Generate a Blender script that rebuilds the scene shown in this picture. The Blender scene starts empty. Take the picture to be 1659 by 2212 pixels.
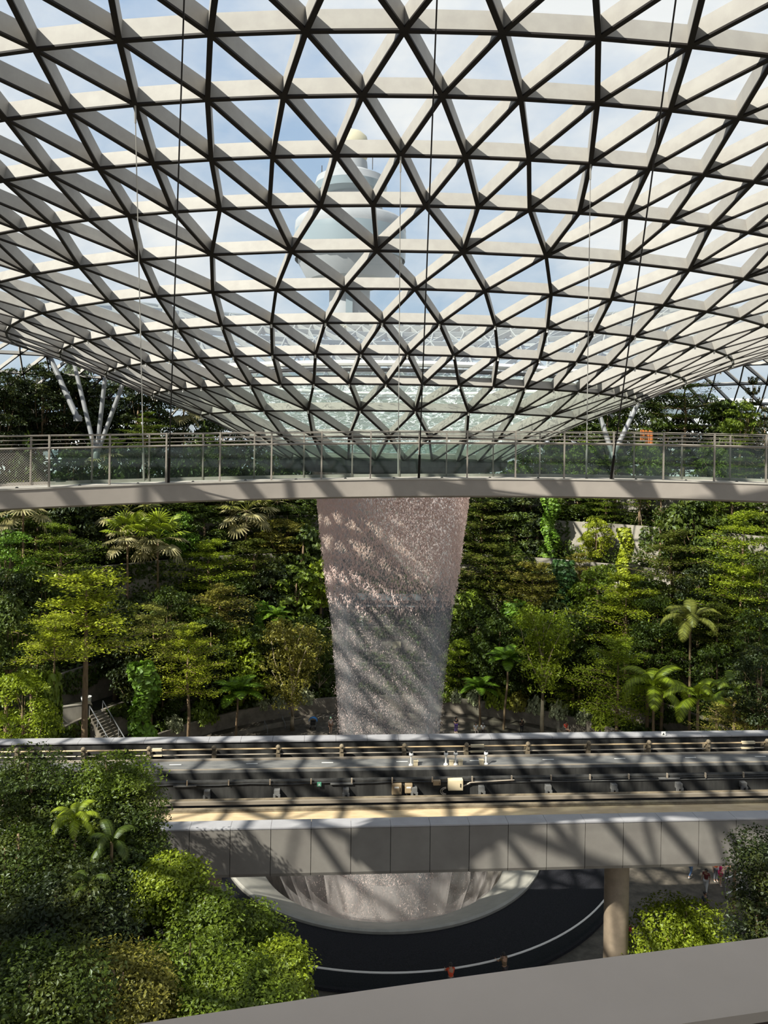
import bpy, math, random
import numpy as np
from mathutils import Vector, Matrix
random.seed(7); RNG = np.random.default_rng(7)
sc = bpy.context.scene
col = sc.collection
PI = math.pi
F = 1700.0; CX0 = 829.5; HY = 970.0; CZ = 30.0; ROLL = math.radians(0.8)
CR, SR = math.cos(ROLL), math.sin(ROLL)
AX, AY = 0.72, 61.0                                  # axis of the funnel and the falling water

def ray(px, py):
    u = (px - CX0) / F; v = -(py - HY) / F
    return u * CR - v * SR, u * SR + v * CR
def at(px, py, Y):
    x, z = ray(px, py); return Vector((x * Y, Y, CZ + z * Y))
def atz(px, py, z):
    x, zz = ray(px, py); Y = (z - CZ) / zz; return Vector((x * Y, Y, z))

# ------------------------------------------------------------------ camera
cam = bpy.data.cameras.new('camera'); cam_o = bpy.data.objects.new('camera', cam); col.objects.link(cam_o)
cam.sensor_fit = 'AUTO'; cam.sensor_width = 36; cam.lens = F * 36 / 2212
cam.shift_y = (HY - 1106) / 2212; cam.clip_start = 0.1; cam.clip_end = 3000
M = Matrix(((CR, -SR, 0), (0, 0, -1), (SR, CR, 0))).to_4x4()
M.translation = (0, 0, CZ); cam_o.matrix_world = M
sc.camera = cam_o
sc.view_settings.view_transform = 'Standard'; sc.view_settings.look = 'None'
sc.view_settings.gamma = 1; sc.view_settings.use_curve_mapping = False; sc.view_settings.exposure = 0.0
cy = sc.cycles
cy.max_bounces = 6; cy.diffuse_bounces = 3; cy.glossy_bounces = 3; cy.transmission_bounces = 4; cy.transparent_max_bounces = 20
cy.volume_bounces = 0; cy.caustics_reflective = False; cy.caustics_refractive = False
cy.sample_clamp_indirect = 4.0

# ------------------------------------------------------------------ materials
def N(nt, typ, **kw):
    n = nt.nodes.new(typ)
    for k, v in kw.items():
        if k in n.inputs: n.inputs[k].default_value = v
        else: setattr(n, k, v)
    return n
def newmat(name):
    m = bpy.data.materials.new(name); m.use_nodes = True; nt = m.node_tree; nt.nodes.clear()
    return m, nt, nt.nodes.new('ShaderNodeOutputMaterial')
def rgba(c): return (c[0], c[1], c[2], 1.0)
def mixrgb(nt, a, b, fac, mode='MIX'):
    n = nt.nodes.new('ShaderNodeMix'); n.data_type = 'RGBA'; n.blend_type = mode
    for sock, v in ((n.inputs[6], a), (n.inputs[7], b), (n.inputs[0], fac)):
        if isinstance(v, (int, float)): sock.default_value = v
        elif isinstance(v, tuple): sock.default_value = rgba(v)
        else: nt.links.new(v, sock)
    return n.outputs[2]
def pmat(name, c1, c2=None, scale=3.0, rough=0.6, metal=0.0, bump=0.0, stretch=(1, 1, 1), spec=0.5, detail=5, lo=0.35, hi=0.65):
    m, nt, out = newmat(name)
    p = N(nt, 'ShaderNodeBsdfPrincipled', Roughness=rough, Metallic=metal)
    p.inputs['Specular IOR Level'].default_value = spec
    p.inputs['Base Color'].default_value = rgba(c1)
    nt.links.new(p.outputs[0], out.inputs[0])
    if c2 is not None or bump:
        tc = N(nt, 'ShaderNodeTexCoord'); mp = N(nt, 'ShaderNodeMapping'); mp.inputs['Scale'].default_value = stretch
        nz = N(nt, 'ShaderNodeTexNoise', Scale=scale, Detail=detail, Roughness=0.6)
        nt.links.new(tc.outputs['Object'], mp.inputs[0]); nt.links.new(mp.outputs[0], nz.inputs['Vector'])
        if c2 is not None:
            r = N(nt, 'ShaderNodeValToRGB'); r.color_ramp.elements[0].position = lo; r.color_ramp.elements[1].position = hi
            r.color_ramp.elements[0].color = rgba(c1); r.color_ramp.elements[1].color = rgba(c2)
            nt.links.new(nz.outputs[0], r.inputs[0]); nt.links.new(r.outputs[0], p.inputs['Base Color'])
        if bump:
            b = N(nt, 'ShaderNodeBump', Strength=bump, Distance=0.1)
            nt.links.new(nz.outputs[0], b.inputs['Height']); nt.links.new(b.outputs[0], p.inputs['Normal'])
    return m
def glassmat(name, tint, refl=0.8, rough=0.02, veil=0.0, veilcol=(0.9, 0.95, 0.95)):
    m, nt, out = newmat(name)
    t = N(nt, 'ShaderNodeBsdfTransparent'); t.inputs[0].default_value = rgba(tint)
    g = N(nt, 'ShaderNodeBsdfGlossy', Roughness=rough); g.inputs[0].default_value = (1, 1, 1, 1)
    fr = N(nt, 'ShaderNodeFresnel', IOR=1.45)
    mu = N(nt, 'ShaderNodeMath', operation='MULTIPLY'); mu.inputs[1].default_value = refl
    nt.links.new(fr.outputs[0], mu.inputs[0])
    mx = N(nt, 'ShaderNodeMixShader'); nt.links.new(mu.outputs[0], mx.inputs[0])
    src = t.outputs[0]
    if veil:
        d = N(nt, 'ShaderNodeBsdfDiffuse'); d.inputs[0].default_value = rgba(veilcol)
        tr = N(nt, 'ShaderNodeBsdfTranslucent'); tr.inputs[0].default_value = rgba(veilcol)
        dm = N(nt, 'ShaderNodeMixShader'); dm.inputs[0].default_value = 0.5
        nt.links.new(d.outputs[0], dm.inputs[1]); nt.links.new(tr.outputs[0], dm.inputs[2])
        m2 = N(nt, 'ShaderNodeMixShader'); m2.inputs[0].default_value = veil
        nt.links.new(t.outputs[0], m2.inputs[1]); nt.links.new(dm.outputs[0], m2.inputs[2]); src = m2.outputs[0]
    nt.links.new(src, mx.inputs[1]); nt.links.new(g.outputs[0], mx.inputs[2]); nt.links.new(mx.outputs[0], out.inputs[0])
    return m
def leafmat(name, rough=0.45, gloss=0.025, trans=0.42, lo=0.55, hi=1.5):
    m, nt, out = newmat(name)
    oi = N(nt, 'ShaderNodeObjectInfo'); ge = N(nt, 'ShaderNodeNewGeometry')
    mr = N(nt, 'ShaderNodeMapRange'); mr.inputs[3].default_value = lo; mr.inputs[4].default_value = hi
    nt.links.new(ge.outputs['Random Per Island'], mr.inputs[0])
    vm = N(nt, 'ShaderNodeVectorMath', operation='SCALE'); nt.links.new(oi.outputs['Color'], vm.inputs[0]); nt.links.new(mr.outputs[0], vm.inputs['Scale'])
    tc = N(nt, 'ShaderNodeTexCoord'); nz = N(nt, 'ShaderNodeTexNoise', Scale=0.9, Detail=2.0); nt.links.new(tc.outputs['Object'], nz.inputs['Vector'])
    cc = mixrgb(nt, vm.outputs[0], (0.16, 0.17, 0.02), 0.0)
    mul = N(nt, 'ShaderNodeMapRange'); mul.inputs[1].default_value = 0.45; mul.inputs[2].default_value = 0.75; mul.inputs[4].default_value = 0.35
    nt.links.new(nz.outputs[0], mul.inputs[0]); nt.links.new(mul.outputs[0], cc.node.inputs[0])
    d = N(nt, 'ShaderNodeBsdfDiffuse'); t = N(nt, 'ShaderNodeBsdfTranslucent'); g = N(nt, 'ShaderNodeBsdfGlossy', Roughness=rough)
    nt.links.new(cc, d.inputs[0]); nt.links.new(cc, t.inputs[0]); g.inputs[0].default_value = (0.9, 1, 0.9, 1)
    a = N(nt, 'ShaderNodeMixShader'); a.inputs[0].default_value = trans
    b = N(nt, 'ShaderNodeMixShader'); b.inputs[0].default_value = gloss
    nt.links.new(d.outputs[0], a.inputs[1]); nt.links.new(t.outputs[0], a.inputs[2])
    nt.links.new(a.outputs[0], b.inputs[1]); nt.links.new(g.outputs[0], b.inputs[2]); nt.links.new(b.outputs[0], out.inputs[0])
    return m

MAT = {}
MAT['steel'] = pmat('painted_steel', (0.33, 0.31, 0.285), (0.37, 0.35, 0.32), 2.0, 0.6, spec=0.2)
MAT['beam_shade'] = pmat('dark_beam_shade', (0.022, 0.018, 0.017), rough=0.6, spec=.2)  # near-black colour paints the shade under the light grey beams
MAT['roofglass'] = glassmat('roof_glass', (0.88, 0.93, 0.94), 0.3, 0.02, veil=0.035)
MAT['bridgeglass'] = glassmat('green_tinted_glass', (0.60, 0.68, 0.64), 0.8, 0.03, veil=0.02, veilcol=(.5, .62, .57))
MAT['gasket'] = pmat('dark_gasket', (0.03, 0.03, 0.035), rough=0.7)
MAT['clad'] = pmat('bridge_cladding', (0.255, 0.225, 0.20), (0.29, 0.255, 0.225), 1.2, 0.6, spec=0.2)
MAT['deck'] = pmat('bridge_decking', (0.34, 0.31, 0.27), (0.4, 0.37, 0.33), 4, 0.7)
MAT['inox'] = pmat('brushed_steel', (0.24, 0.21, 0.18), (0.3, 0.265, 0.225), 6, 0.45, metal=0.4)
MAT['cable'] = pmat('dark_cable', (0.012, 0.01, 0.01), rough=0.5, metal=0.4)
MAT['palecable'] = pmat('pale_cable', (0.45, 0.43, 0.4), rough=0.4, metal=0.5)
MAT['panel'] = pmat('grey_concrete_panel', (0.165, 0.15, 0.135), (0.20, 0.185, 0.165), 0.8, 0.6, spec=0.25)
MAT['cap'] = pmat('pale_coping', (0.31, 0.30, 0.31), (0.36, 0.35, 0.36), 1.0, 0.5, spec=0.3)
MAT['sand'] = pmat('buff_running_surface', (0.48, 0.35, 0.20), (0.58, 0.44, 0.27), 1.4, 0.8, stretch=(1, 3, 3))
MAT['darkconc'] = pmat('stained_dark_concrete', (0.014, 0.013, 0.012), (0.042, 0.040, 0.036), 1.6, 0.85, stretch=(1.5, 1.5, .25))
MAT['greyconc'] = pmat('grey_running_beam', (0.10, 0.10, 0.10), (0.17, 0.165, 0.155), 1.2, 0.75, stretch=(1, 3, 1))
MAT['brownbeam'] = pmat('weathered_beam', (0.15, 0.115, 0.075), (0.25, 0.2, 0.13), 2.5, 0.8)
MAT['brass'] = pmat('conductor_rail', (0.62, 0.45, 0.26), rough=0.35, metal=0.5)
MAT['railsteel'] = pmat('rail_steel', (0.5, 0.42, 0.33), rough=0.4, metal=0.5)
MAT['black'] = pmat('black_plastic', (0.012, 0.012, 0.012), rough=0.5)
MAT['white'] = pmat('white_paint', (0.78, 0.76, 0.72), rough=0.4)
MAT['cream'] = pmat('cream_box', (0.72, 0.60, 0.40), rough=0.5)
MAT['tanbox'] = pmat('tan_box', (0.34, 0.25, 0.15), rough=0.5)
MAT['colm'] = pmat('brown_grey_column', (0.20, 0.155, 0.11), (0.25, 0.195, 0.14), 3, 0.6)
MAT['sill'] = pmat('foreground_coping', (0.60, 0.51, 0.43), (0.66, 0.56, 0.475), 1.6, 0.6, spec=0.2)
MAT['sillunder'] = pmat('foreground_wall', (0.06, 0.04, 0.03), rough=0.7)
MAT['plaza'] = pmat('plaza_stone', (0.05, 0.043, 0.033), (0.12, 0.10, 0.078), 1.6, 0.7, detail=8)
MAT['blackstone'] = pmat('black_basin_stone', (0.010, 0.010, 0.012), (0.022, 0.022, 0.027), 14, 0.7, detail=8, spec=.15)
MAT['ring'] = pmat('grey_funnel_lip', (0.30, 0.285, 0.25), (0.36, 0.34, 0.30), 1.2, 0.45)
MAT['wall'] = pmat('planter_concrete', (0.15, 0.135, 0.11), (0.36, 0.325, 0.27), 0.5, 0.85, detail=8, stretch=(1, 1, .5))
MAT['lowwall'] = pmat('dark_planter_stone', (0.13, 0.11, 0.085), (0.25, 0.215, 0.17), 0.9, 0.8, detail=8)
MAT['soil'] = pmat('dark_soil', (0.018, 0.014, 0.008), (0.035, 0.035, 0.012), 0.8, 0.95)
MAT['bark'] = pmat('brown_bark', (0.16, 0.105, 0.06), (0.27, 0.185, 0.105), 5, 0.85, stretch=(3, 3, .6))
MAT['palebark'] = pmat('pale_bark', (0.36, 0.28, 0.18), (0.45, 0.36, 0.24), 4, 0.85, stretch=(3, 3, .6))
MAT['leaf'] = leafmat('leaf')
MAT['gleaf'] = leafmat('glossy_leaf', rough=0.5, gloss=0.03, trans=0.25)
MAT['orange'] = pmat('orange_timber', (0.42, 0.12, 0.025), (0.62, 0.2, 0.04), 2, 0.6, stretch=(4, 4, .3))
MAT['towerpale'] = pmat('tower_concrete', (0.26, 0.275, 0.29), (0.29, 0.3, 0.315), 0.3, 0.8)
MAT['towerglass'] = pmat('tower_windows', (0.19, 0.235, 0.26), rough=0.3)
MAT['dome'] = pmat('radome', (0.40, 0.36, 0.24), (0.43, 0.39, 0.28), 0.3, 0.7)
MAT['building'] = pmat('pale_building', (0.72, 0.74, 0.75), rough=0.7)
MAT['ground'] = pmat('outside_ground', (0.35, 0.36, 0.33), rough=0.9)

# ------------------------------------------------------------------ mesh builder
class MB:
    def __init__(s): s.v = []; s.f = []
    def add(s, vs, fs):
        o = len(s.v); s.v.extend([tuple(map(float, p)) for p in vs]); s.f.extend([tuple(o + i for i in f) for f in fs]); return s
    def hexa(s, b, t):
        return s.add(list(b) + list(t), [(3, 2, 1, 0), (4, 5, 6, 7), (0, 1, 5, 4), (1, 2, 6, 5), (2, 3, 7, 6), (3, 0, 4, 7)])
    def box(s, c, size, rz=0.0, rx=0.0):
        c = Vector(c); hx, hy, hz = [a / 2 for a in size]; R = Matrix.Rotation(rz, 3, 'Z') @ Matrix.Rotation(rx, 3, 'X')
        P = lambda x, y, z: c + R @ Vector((x, y, z))
        return s.hexa([P(-hx, -hy, -hz), P(hx, -hy, -hz), P(hx, hy, -hz), P(-hx, hy, -hz)], [P(-hx, -hy, hz), P(hx, -hy, hz), P(hx, hy, hz), P(-hx, hy, hz)])
    def bar(s, p, q, w, h, up=(0, 0, 1)):
        p = Vector(p); q = Vector(q); d = (q - p).normalized(); sd = d.cross(Vector(up))
        if sd.length < 1e-5: sd = d.cross(Vector((1, 0, 0)))
        sd.normalize(); u = sd.cross(d); a = sd * w / 2; b = u * h / 2
        return s.hexa([p - a - b, p + a - b, q + a - b, q - a - b], [p - a + b, p + a + b, q + a + b, q - a + b])
    def tube(s, pts, r, n=8, caps=True):
        pts = [Vector(p) for p in pts]; k = len(pts)
        rs = list(r) if hasattr(r, '__len__') else [r] * k
        base = len(s.v); prev = None
        for i, p in enumerate(pts):
            d = (pts[min(i + 1, k - 1)] - pts[max(i - 1, 0)]).normalized()
            if prev is None:
                a = d.cross(Vector((0, 0, 1)))
                if a.length < 0.05: a = d.cross(Vector((1, 0, 0)))
            else: a = prev - d * prev.dot(d)
            a.normalize(); prev = a; b = d.cross(a)
            for j in range(n):
                t = 2 * PI * j / n; s.v.append(tuple(p + (a * math.cos(t) + b * math.sin(t)) * rs[i]))
        for i in range(k - 1):
            for j in range(n):
                j2 = (j + 1) % n; s.f.append((base + i * n + j, base + i * n + j2, base + (i + 1) * n + j2, base + (i + 1) * n + j))
        if caps:
            s.f.append(tuple(base + j for j in range(n))[::-1]); s.f.append(tuple(base + (k - 1) * n + j for j in range(n)))
        return s
    def lathe(s, prof, n, c, a0=0.0, a1=2 * PI):
        full = abs(a1 - a0 - 2 * PI) < 1e-6; m = n if full else n + 1; base = len(s.v); k = len(prof)
        for i in range(m):
            a = a0 + (a1 - a0) * i / n
            for r, z in prof: s.v.append((c[0] + r * math.cos(a), c[1] + r * math.sin(a), c[2] + z))
        for i in range(n):
            i2 = (i + 1) % m
            for j in range(k - 1): s.f.append((base + i * k + j, base + i2 * k + j, base + i2 * k + j + 1, base + i * k + j + 1))
        return s
    def sphere(s, c, r, n=10, m=6, sc=(1, 1, 1)):
        prof = [(max(1e-4, r * math.sin(PI * i / m)), -r * math.cos(PI * i / m)) for i in range(m + 1)]
        b = len(s.v); s.lathe(prof, n, (0, 0, 0))
        for i in range(b, len(s.v)):
            x, y, z = s.v[i]; s.v[i] = (c[0] + x * sc[0], c[1] + y * sc[1], c[2] + z * sc[2])
        return s
    def build(s, name, mat, parent=None, origin=None, smooth=False, bevel=0.0, color=None):
        q = parent
        while q is not None and not q.get('_w') and q.parent is not None: q = q.parent
        o0 = Vector(origin) if origin is not None else (Vector(q.location) if q is not None and q.get('_w') else Vector((0, 0, 0)))
        me = bpy.data.meshes.new(name); me.from_pydata([tuple(Vector(p) - o0) for p in s.v], [], s.f); me.update()
        me.materials.append(MAT[mat] if isinstance(mat, str) else mat)
        if smooth: me.polygons.foreach_set('use_smooth', [True] * len(me.polygons)); me.set_sharp_from_angle(angle=math.radians(40))
        o = bpy.data.objects.new(name, me); col.objects.link(o)
        if parent is not None: o.parent = parent
        elif origin is not None: o.location = o0
        if bevel:
            b = o.modifiers.new('bevel', 'BEVEL'); b.width = bevel; b.segments = 2; b.limit_method = 'ANGLE'
        if color: o.color = rgba(color)
        return o
def tag(o, label=None, cat=None, group=None, kind=None):
    if label: o['label'] = label
    if cat: o['category'] = cat
    if group: o['group'] = group
    if kind: o['kind'] = kind
    return o
def thing(name, label, cat, loc=(0, 0, 0), group=None, kind=None, world=True):
    o = bpy.data.objects.new(name, None); col.objects.link(o); o.location = loc; o.empty_display_size = 0.3
    if world: o['_w'] = 1           # parts are given in world coordinates
    return tag(o, label, cat, group, kind)
def npmesh(name, V, Fq, mat):
    me = bpy.data.meshes.new(name); me.from_pydata(np.asarray(V).tolist(), [], np.asarray(Fq).tolist()); me.update()
    me.materials.append(MAT[mat] if isinstance(mat, str) else mat); return me

# ------------------------------------------------------------------ sky and sun
w = bpy.data.worlds.new('sky'); sc.world = w; w.use_nodes = True; nt = w.node_tree; nt.nodes.clear()
out = N(nt, 'ShaderNodeOutputWorld'); bg = N(nt, 'ShaderNodeBackground', Strength=1.0)
tc = N(nt, 'ShaderNodeTexCoord'); sx = N(nt, 'ShaderNodeSeparateXYZ'); nt.links.new(tc.outputs['Generated'], sx.inputs[0])
rp = N(nt, 'ShaderNodeValToRGB'); e = rp.color_ramp.elements
e[0].position = 0.0; e[0].color = (0.50, 0.62, 0.72, 1); e[1].position = 0.7; e[1].color = (0.30, 0.47, 0.78, 1)
nt.links.new(sx.outputs[2], rp.inputs[0])
mp = N(nt, 'ShaderNodeMapping'); mp.inputs['Scale'].default_value = (1, 1, 1.8); mp.inputs['Location'].default_value = (0.35, 0.1, 0.18)
nz = N(nt, 'ShaderNodeTexNoise', Scale=2.6, Detail=7.0, Roughness=0.55)
nt.links.new(tc.outputs['Generated'], mp.inputs[0]); nt.links.new(mp.outputs[0], nz.inputs['Vector'])
cr = N(nt, 'ShaderNodeValToRGB'); cr.color_ramp.elements[0].position = 0.38; cr.color_ramp.elements[1].position = 0.60
nt.links.new(nz.outputs[0], cr.inputs[0])
nt.links.new(mixrgb(nt, rp.outputs[0], (0.98, 0.96, 0.95), cr.outputs[0]), bg.inputs[0]); nt.links.new(bg.outputs[0], out.inputs[0])
su = bpy.data.lights.new('sun', 'SUN'); su.energy = 10.0; su.angle = math.radians(0.55); su.color = (1.0, 0.93, 0.82)
so = bpy.data.objects.new('sun', su); col.objects.link(so)
SUN = Vector((0.54, 0.48, -0.69)).normalized(); so.rotation_euler = SUN.to_track_quat('-Z', 'Y').to_euler(); so.location = (-30, -30, 80)

# ------------------------------------------------------------------ the glass roof: rings of a funnel and a dome
RG = [(8.53, -.83, 28, .335), (11.43, .76, 28, -.165), (14.59, 2.27, 28, .335), (18.03, 3.55, 56, -.33), (21.12, 4.81, 56, .17),
      (24.03, 5.94, 56, -.33), (27.15, 6.91, 56, .17), (30.2, 7.77, 56, -.33), (33.22, 8.61, 112, .34), (36.29, 9.23, 112, -.16),
      (39.24, 9.79, 112, .34), (42.13, 10.05, 112, -.16), (45.1, 10.15, 112, .34), (48.1, 10.0, 112, -.16), (51.1, 9.65, 112, .34), (54, 9.1, 112, -.16),
      (57, 8.3, 112, .34), (60, 7.2, 112, -.16), (62.7, 5.8, 112, .34), (65, 4.0, 112, -.16), (67, 1.8, 112, .34), (68.5, -.8, 112, -.16), (69.7, -3.4, 112, .34), (70.4, -6, 112, -.16)]
ZF = [-.83, .9, 2.6, 4.4, 6.3, 8.2, 10.2, 12, 13.5, 14.7, 15.6, 16.2, 16.5, 16.3, 15.8, 14.8, 13.4, 11.5, 9.2, 6.6, 3.8, .8, -2.3, -5.4]
rr = np.array([g[0] for g in RG]); zn = np.array([g[1] for g in RG]); zf = np.array(ZF)
def wfar(a):
    t = (abs((a + PI) % (2 * PI) - PI) - math.radians(78)) / math.radians(60); t = min(1, max(0, t)); return t * t * (3 - 2 * t)
def roofz(r, a):
    w_ = wfar(a); return CZ + float(np.interp(r, rr, zn)) * (1 - w_) + float(np.interp(r, rr, zf)) * w_
def roofp(r, a): return Vector((AX + r * math.sin(a), AY - r * math.cos(a), roofz(r, a)))
def roofn(r, a):
    e_ = 0.4; du = roofp(r + e_, a) - roofp(r - e_, a); da = Vector((math.cos(a), math.sin(a), 0)) * 0.8
    da.z = roofz(r, a + .4 / r) - roofz(r, a - .4 / r); n = du.cross(da)
    if n.z < 0: n = -n
    return n.normalized()
NODE = []
for r, z, n, ph in RG:
    NODE.append([(roofp(r, 2 * PI * (i + ph) / n), roofn(r, 2 * PI * (i + ph) / n)) for i in range(n)])
def beam(mb, fb, a, b, w=0.125, d=0.50):
    (p, n1), (q, n2) = a, b; t = (q - p).normalized()
    s1 = t.cross(n1).normalized() * w / 2; s2 = t.cross(n2).normalized() * w / 2
    mb.hexa([p - s1, p + s1, q + s2, q - s2], [p - s1 + n1 * d, p + s1 + n1 * d, q + s2 + n2 * d, q - s2 + n2 * d])
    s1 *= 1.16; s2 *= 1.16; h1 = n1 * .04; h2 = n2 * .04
    fb.hexa([p - s1 - h1, p + s1 - h1, q + s2 - h2, q - s2 - h2], [p - s1 + h1 * .3, p + s1 + h1 * .3, q + s2 + h2 * .3, q - s2 + h2 * .3])  # dark strip below the beam stands in for its backlit underside
roof = thing('ceiling', 'vast funnel shaped glass and steel lattice roof over the garden', 'roof', (AX, AY, CZ), kind='structure')
GL = 0.56
for k in range(len(RG)):
    n = RG[k][2]; mb = MB(); fb = MB()
    for i in range(n): beam(mb, fb, NODE[k][i], NODE[k][(i + 1) % n])
    rb = mb.build('ring_beam', 'steel', roof); fb.build('underside_shade', 'beam_shade', rb)
    if k == len(RG) - 1: break
    m = RG[k + 1][2]; mb = MB(); fb = MB(); gb = MB(); A, B = NODE[k], NODE[k + 1]
    up = lambda nd: nd[0] + nd[1] * GL
    if m == n:
        sh = 0 if RG[k + 1][3] > RG[k][3] else -1            # outer node just left / right of the inner one
        for i in range(n):
            l, r_ = (i + sh) % n, (i + sh + 1) % n
            if sh == 0: l, r_ = (i - 1) % n, i
            else: l, r_ = i, (i + 1) % n
            beam(mb, fb, A[i], B[l]); beam(mb, fb, A[i], B[r_])
            gb.add([up(A[i]), up(B[r_]), up(B[l])], [(0, 1, 2)]); gb.add([up(A[i]), up(A[(i + 1) % n]), up(B[r_])], [(0, 1, 2)])
    else:
        off = round(2 * RG[k][3] - RG[k + 1][3])
        for i in range(n):
            j = (2 * i + off) % m
            for q in (-1, 0, 1): beam(mb, fb, A[i], B[(j + q) % m])
            for q in (-1, 0): gb.add([up(A[i]), up(B[(j + q + 1) % m]), up(B[(j + q) % m])], [(0, 1, 2)])
            gb.add([up(A[i]), up(A[(i + 1) % n]), up(B[(j + 1) % m])], [(0, 1, 2)])
    dl = mb.build('diagonal_lattice', 'steel', roof); fb.build('underside_shade', 'beam_shade', dl)
    gb.build('glazing_band', 'roofglass', roof)
# small round lamps hanging under the lattice nodes of the lower funnel
mb = MB()
for k in (2, 3, 4, 5):
    for i in range(RG[k][2]):
        p, n_ = NODE[k][i]
        if p.y < AY: mb.tube([p - n_ * 0.0, p - Vector((0, 0, .2))], 0.05, 6)
tag(mb.build('node_lamps', 'white', roof), kind='stuff')
# collar of the opening, gutter pipe and the sheet of water running down over the glass
mb = MB(); mb.lathe([(8.75, -.80), (8.75, -1.15), (8.3, -1.55), (6.4, -1.75), (6.1, -1.5), (6.2, -1.0), (8.4, -.55), (8.75, -.80)], 84, (AX, AY, CZ))
mb.build('opening_collar', 'darkconc', roof, smooth=True)
def ring_pts(r, dz, n=140): return [roofp(r, 2 * PI * i / n) + roofn(r, 2 * PI * i / n) * dz for i in range(n + 1)]
mb = MB(); mb.tube(ring_pts(18.6, .95), 0.17, 8, False); mb.build('gutter_pipe', 'white', roof, smooth=True)
mb = MB(); mb.tube(ring_pts(18.35, .68), 0.11, 6, False); mb.build('gutter_seal', 'gasket', roof, smooth=True)
m, nt, out = newmat('running_water_film')
tc = N(nt, 'ShaderNodeTexCoord'); mpn = N(nt, 'ShaderNodeMapping'); mpn.inputs['Scale'].default_value = (1, 1, 2.2)
nt.links.new(tc.outputs['Object'], mpn.inputs[0])
n1 = N(nt, 'ShaderNodeTexNoise', Scale=1.3, Detail=3.0, Roughness=0.55, Distortion=0.6); nt.links.new(mpn.outputs[0], n1.inputs['Vector'])
ab = N(nt, 'ShaderNodeMath', operation='SUBTRACT'); ab.inputs[1].default_value = 0.5; nt.links.new(n1.outputs[0], ab.inputs[0])
ab2 = N(nt, 'ShaderNodeMath', operation='ABSOLUTE'); nt.links.new(ab.outputs[0], ab2.inputs[0])
cr = N(nt, 'ShaderNodeValToRGB'); cr.color_ramp.elements[0].position = 0.006; cr.color_ramp.elements[0].color = (1, 1, 1, 1); cr.color_ramp.elements[1].position = 0.03; cr.color_ramp.elements[1].color = (0, 0, 0, 1)
nt.links.new(ab2.outputs[0], cr.inputs[0])
t = N(nt, 'ShaderNodeBsdfTransparent'); t.inputs[0].default_value = (0.74, 0.80, 0.75, 1)
d = N(nt, 'ShaderNodeBsdfTranslucent'); nt.links.new(mixrgb(nt, (0.44, 0.49, 0.44), (0.88, 0.9, 0.88), cr.outputs[0]), d.inputs[0])
ma = N(nt, 'ShaderNodeMath', operation='MULTIPLY_ADD'); ma.inputs[1].default_value = 0.4; ma.inputs[2].default_value = 0.28; nt.links.new(cr.outputs[0], ma.inputs[0])
mx = N(nt, 'ShaderNodeMixShader'); nt.links.new(ma.outputs[0], mx.inputs[0]); nt.links.new(t.outputs[0], mx.inputs[1]); nt.links.new(d.outputs[0], mx.inputs[2]); nt.links.new(mx.outputs[0], out.inputs[0])
MAT['film'] = m
mb = MB(); nseg = 112; rs_ = list(np.linspace(8.55, 18.2, 12)); base = 0
for i in range(nseg + 1):
    for r in rs_: mb.v.append(tuple(roofp(r, 2 * PI * i / nseg) + roofn(r, 2 * PI * i / nseg) * 0.62))
for i in range(nseg):
    for j in range(11): mb.f.append((i * 12 + j, (i + 1) * 12 + j, (i + 1) * 12 + j + 1, i * 12 + j + 1))
mb.build('water_film', 'film', roof, smooth=True)
# ------------------------------------------------------------------ outside: ground, control tower, terminal buildings
mb = MB(); mb.lathe([(88, -.05), (900, -.05)], 96, (AX, AY, 0)); g = mb.build('ground', 'ground'); g['kind'] = 'structure'
TY = 190.0
def tz(py): return at(760, py, TY).z
tc0 = at(757, 500, TY); tw = thing('control_tower', 'pale round control tower standing in the haze beyond the glass roof', 'tower', (tc0.x, TY, 0))
def tl(name, prof, mat, n=32):
    mb = MB(); mb.lathe([(r * TY / F, tz(py)) for r, py in prof], n, (tc0.x, TY, 0)); return mb.build(name, mat, tw, smooth=True)
tl('shaft', [(44, 990), (44, 560)], 'towerpale')
tl('lower_cab', [(44, 625), (90, 610), (112, 570), (120, 500), (118, 484), (112, 478), (60, 470), (1, 470)], 'towerpale')
tl('lower_window_band', [(119, 565), (121.5, 520), (120, 505)], 'towerglass')
tl('middle_drum', [(70, 478), (70, 455), (66, 440), (60, 428)], 'towerpale')
tl('cab_windows', [(60, 430), (76, 420), (78, 404), (70, 396)], 'towerglass')
tl('cab_roof', [(78, 404), (74, 388), (44, 374), (36, 372), (34, 350), (1, 348)], 'towerpale')
tl('radome', [(30, 352), (36, 335), (38, 315), (33, 297), (22, 287), (8, 282), (1, 281)], 'dome')
mb = MB(); mb.box((tc0.x + .2, TY - 5.2, 40), (1.6, .6, 80)); mb.build('stair_window', 'towerglass', tw)
for dx, h0, h1 in ((-62, 400, 365), (46, 372, 335), (0, 283, 276)):
    mb = MB(); mb.tube([(tc0.x + dx * TY / F, TY - 2, tz(h0)), (tc0.x + dx * TY / F, TY - 2, tz(h1))], .12, 6); mb.build('antenna', 'gasket', tw)
def outbuilding(x0, x1, Y, z1, label):
    t_ = thing('terminal_building', label, 'building', ((x0 + x1) / 2, Y, 0)); mb = MB(); mb.box(((x0 + x1) / 2, Y + 15, z1 / 2), (x1 - x0, 30, z1)); mb.build('wall', 'building', t_)
    z = 6.0
    while z < z1 - 2:
        mb = MB(); mb.box(((x0 + x1) / 2, Y - .1, z), ((x1 - x0) * .96, .4, 1.3)); mb.build('window_band', 'towerglass', t_); z += 5.5
outbuilding(58, 130, 170, 42, 'white terminal building seen through the lattice at the far right')
outbuilding(-130, -52, 185, 36, 'white terminal building seen through the lattice at the far left')

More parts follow.
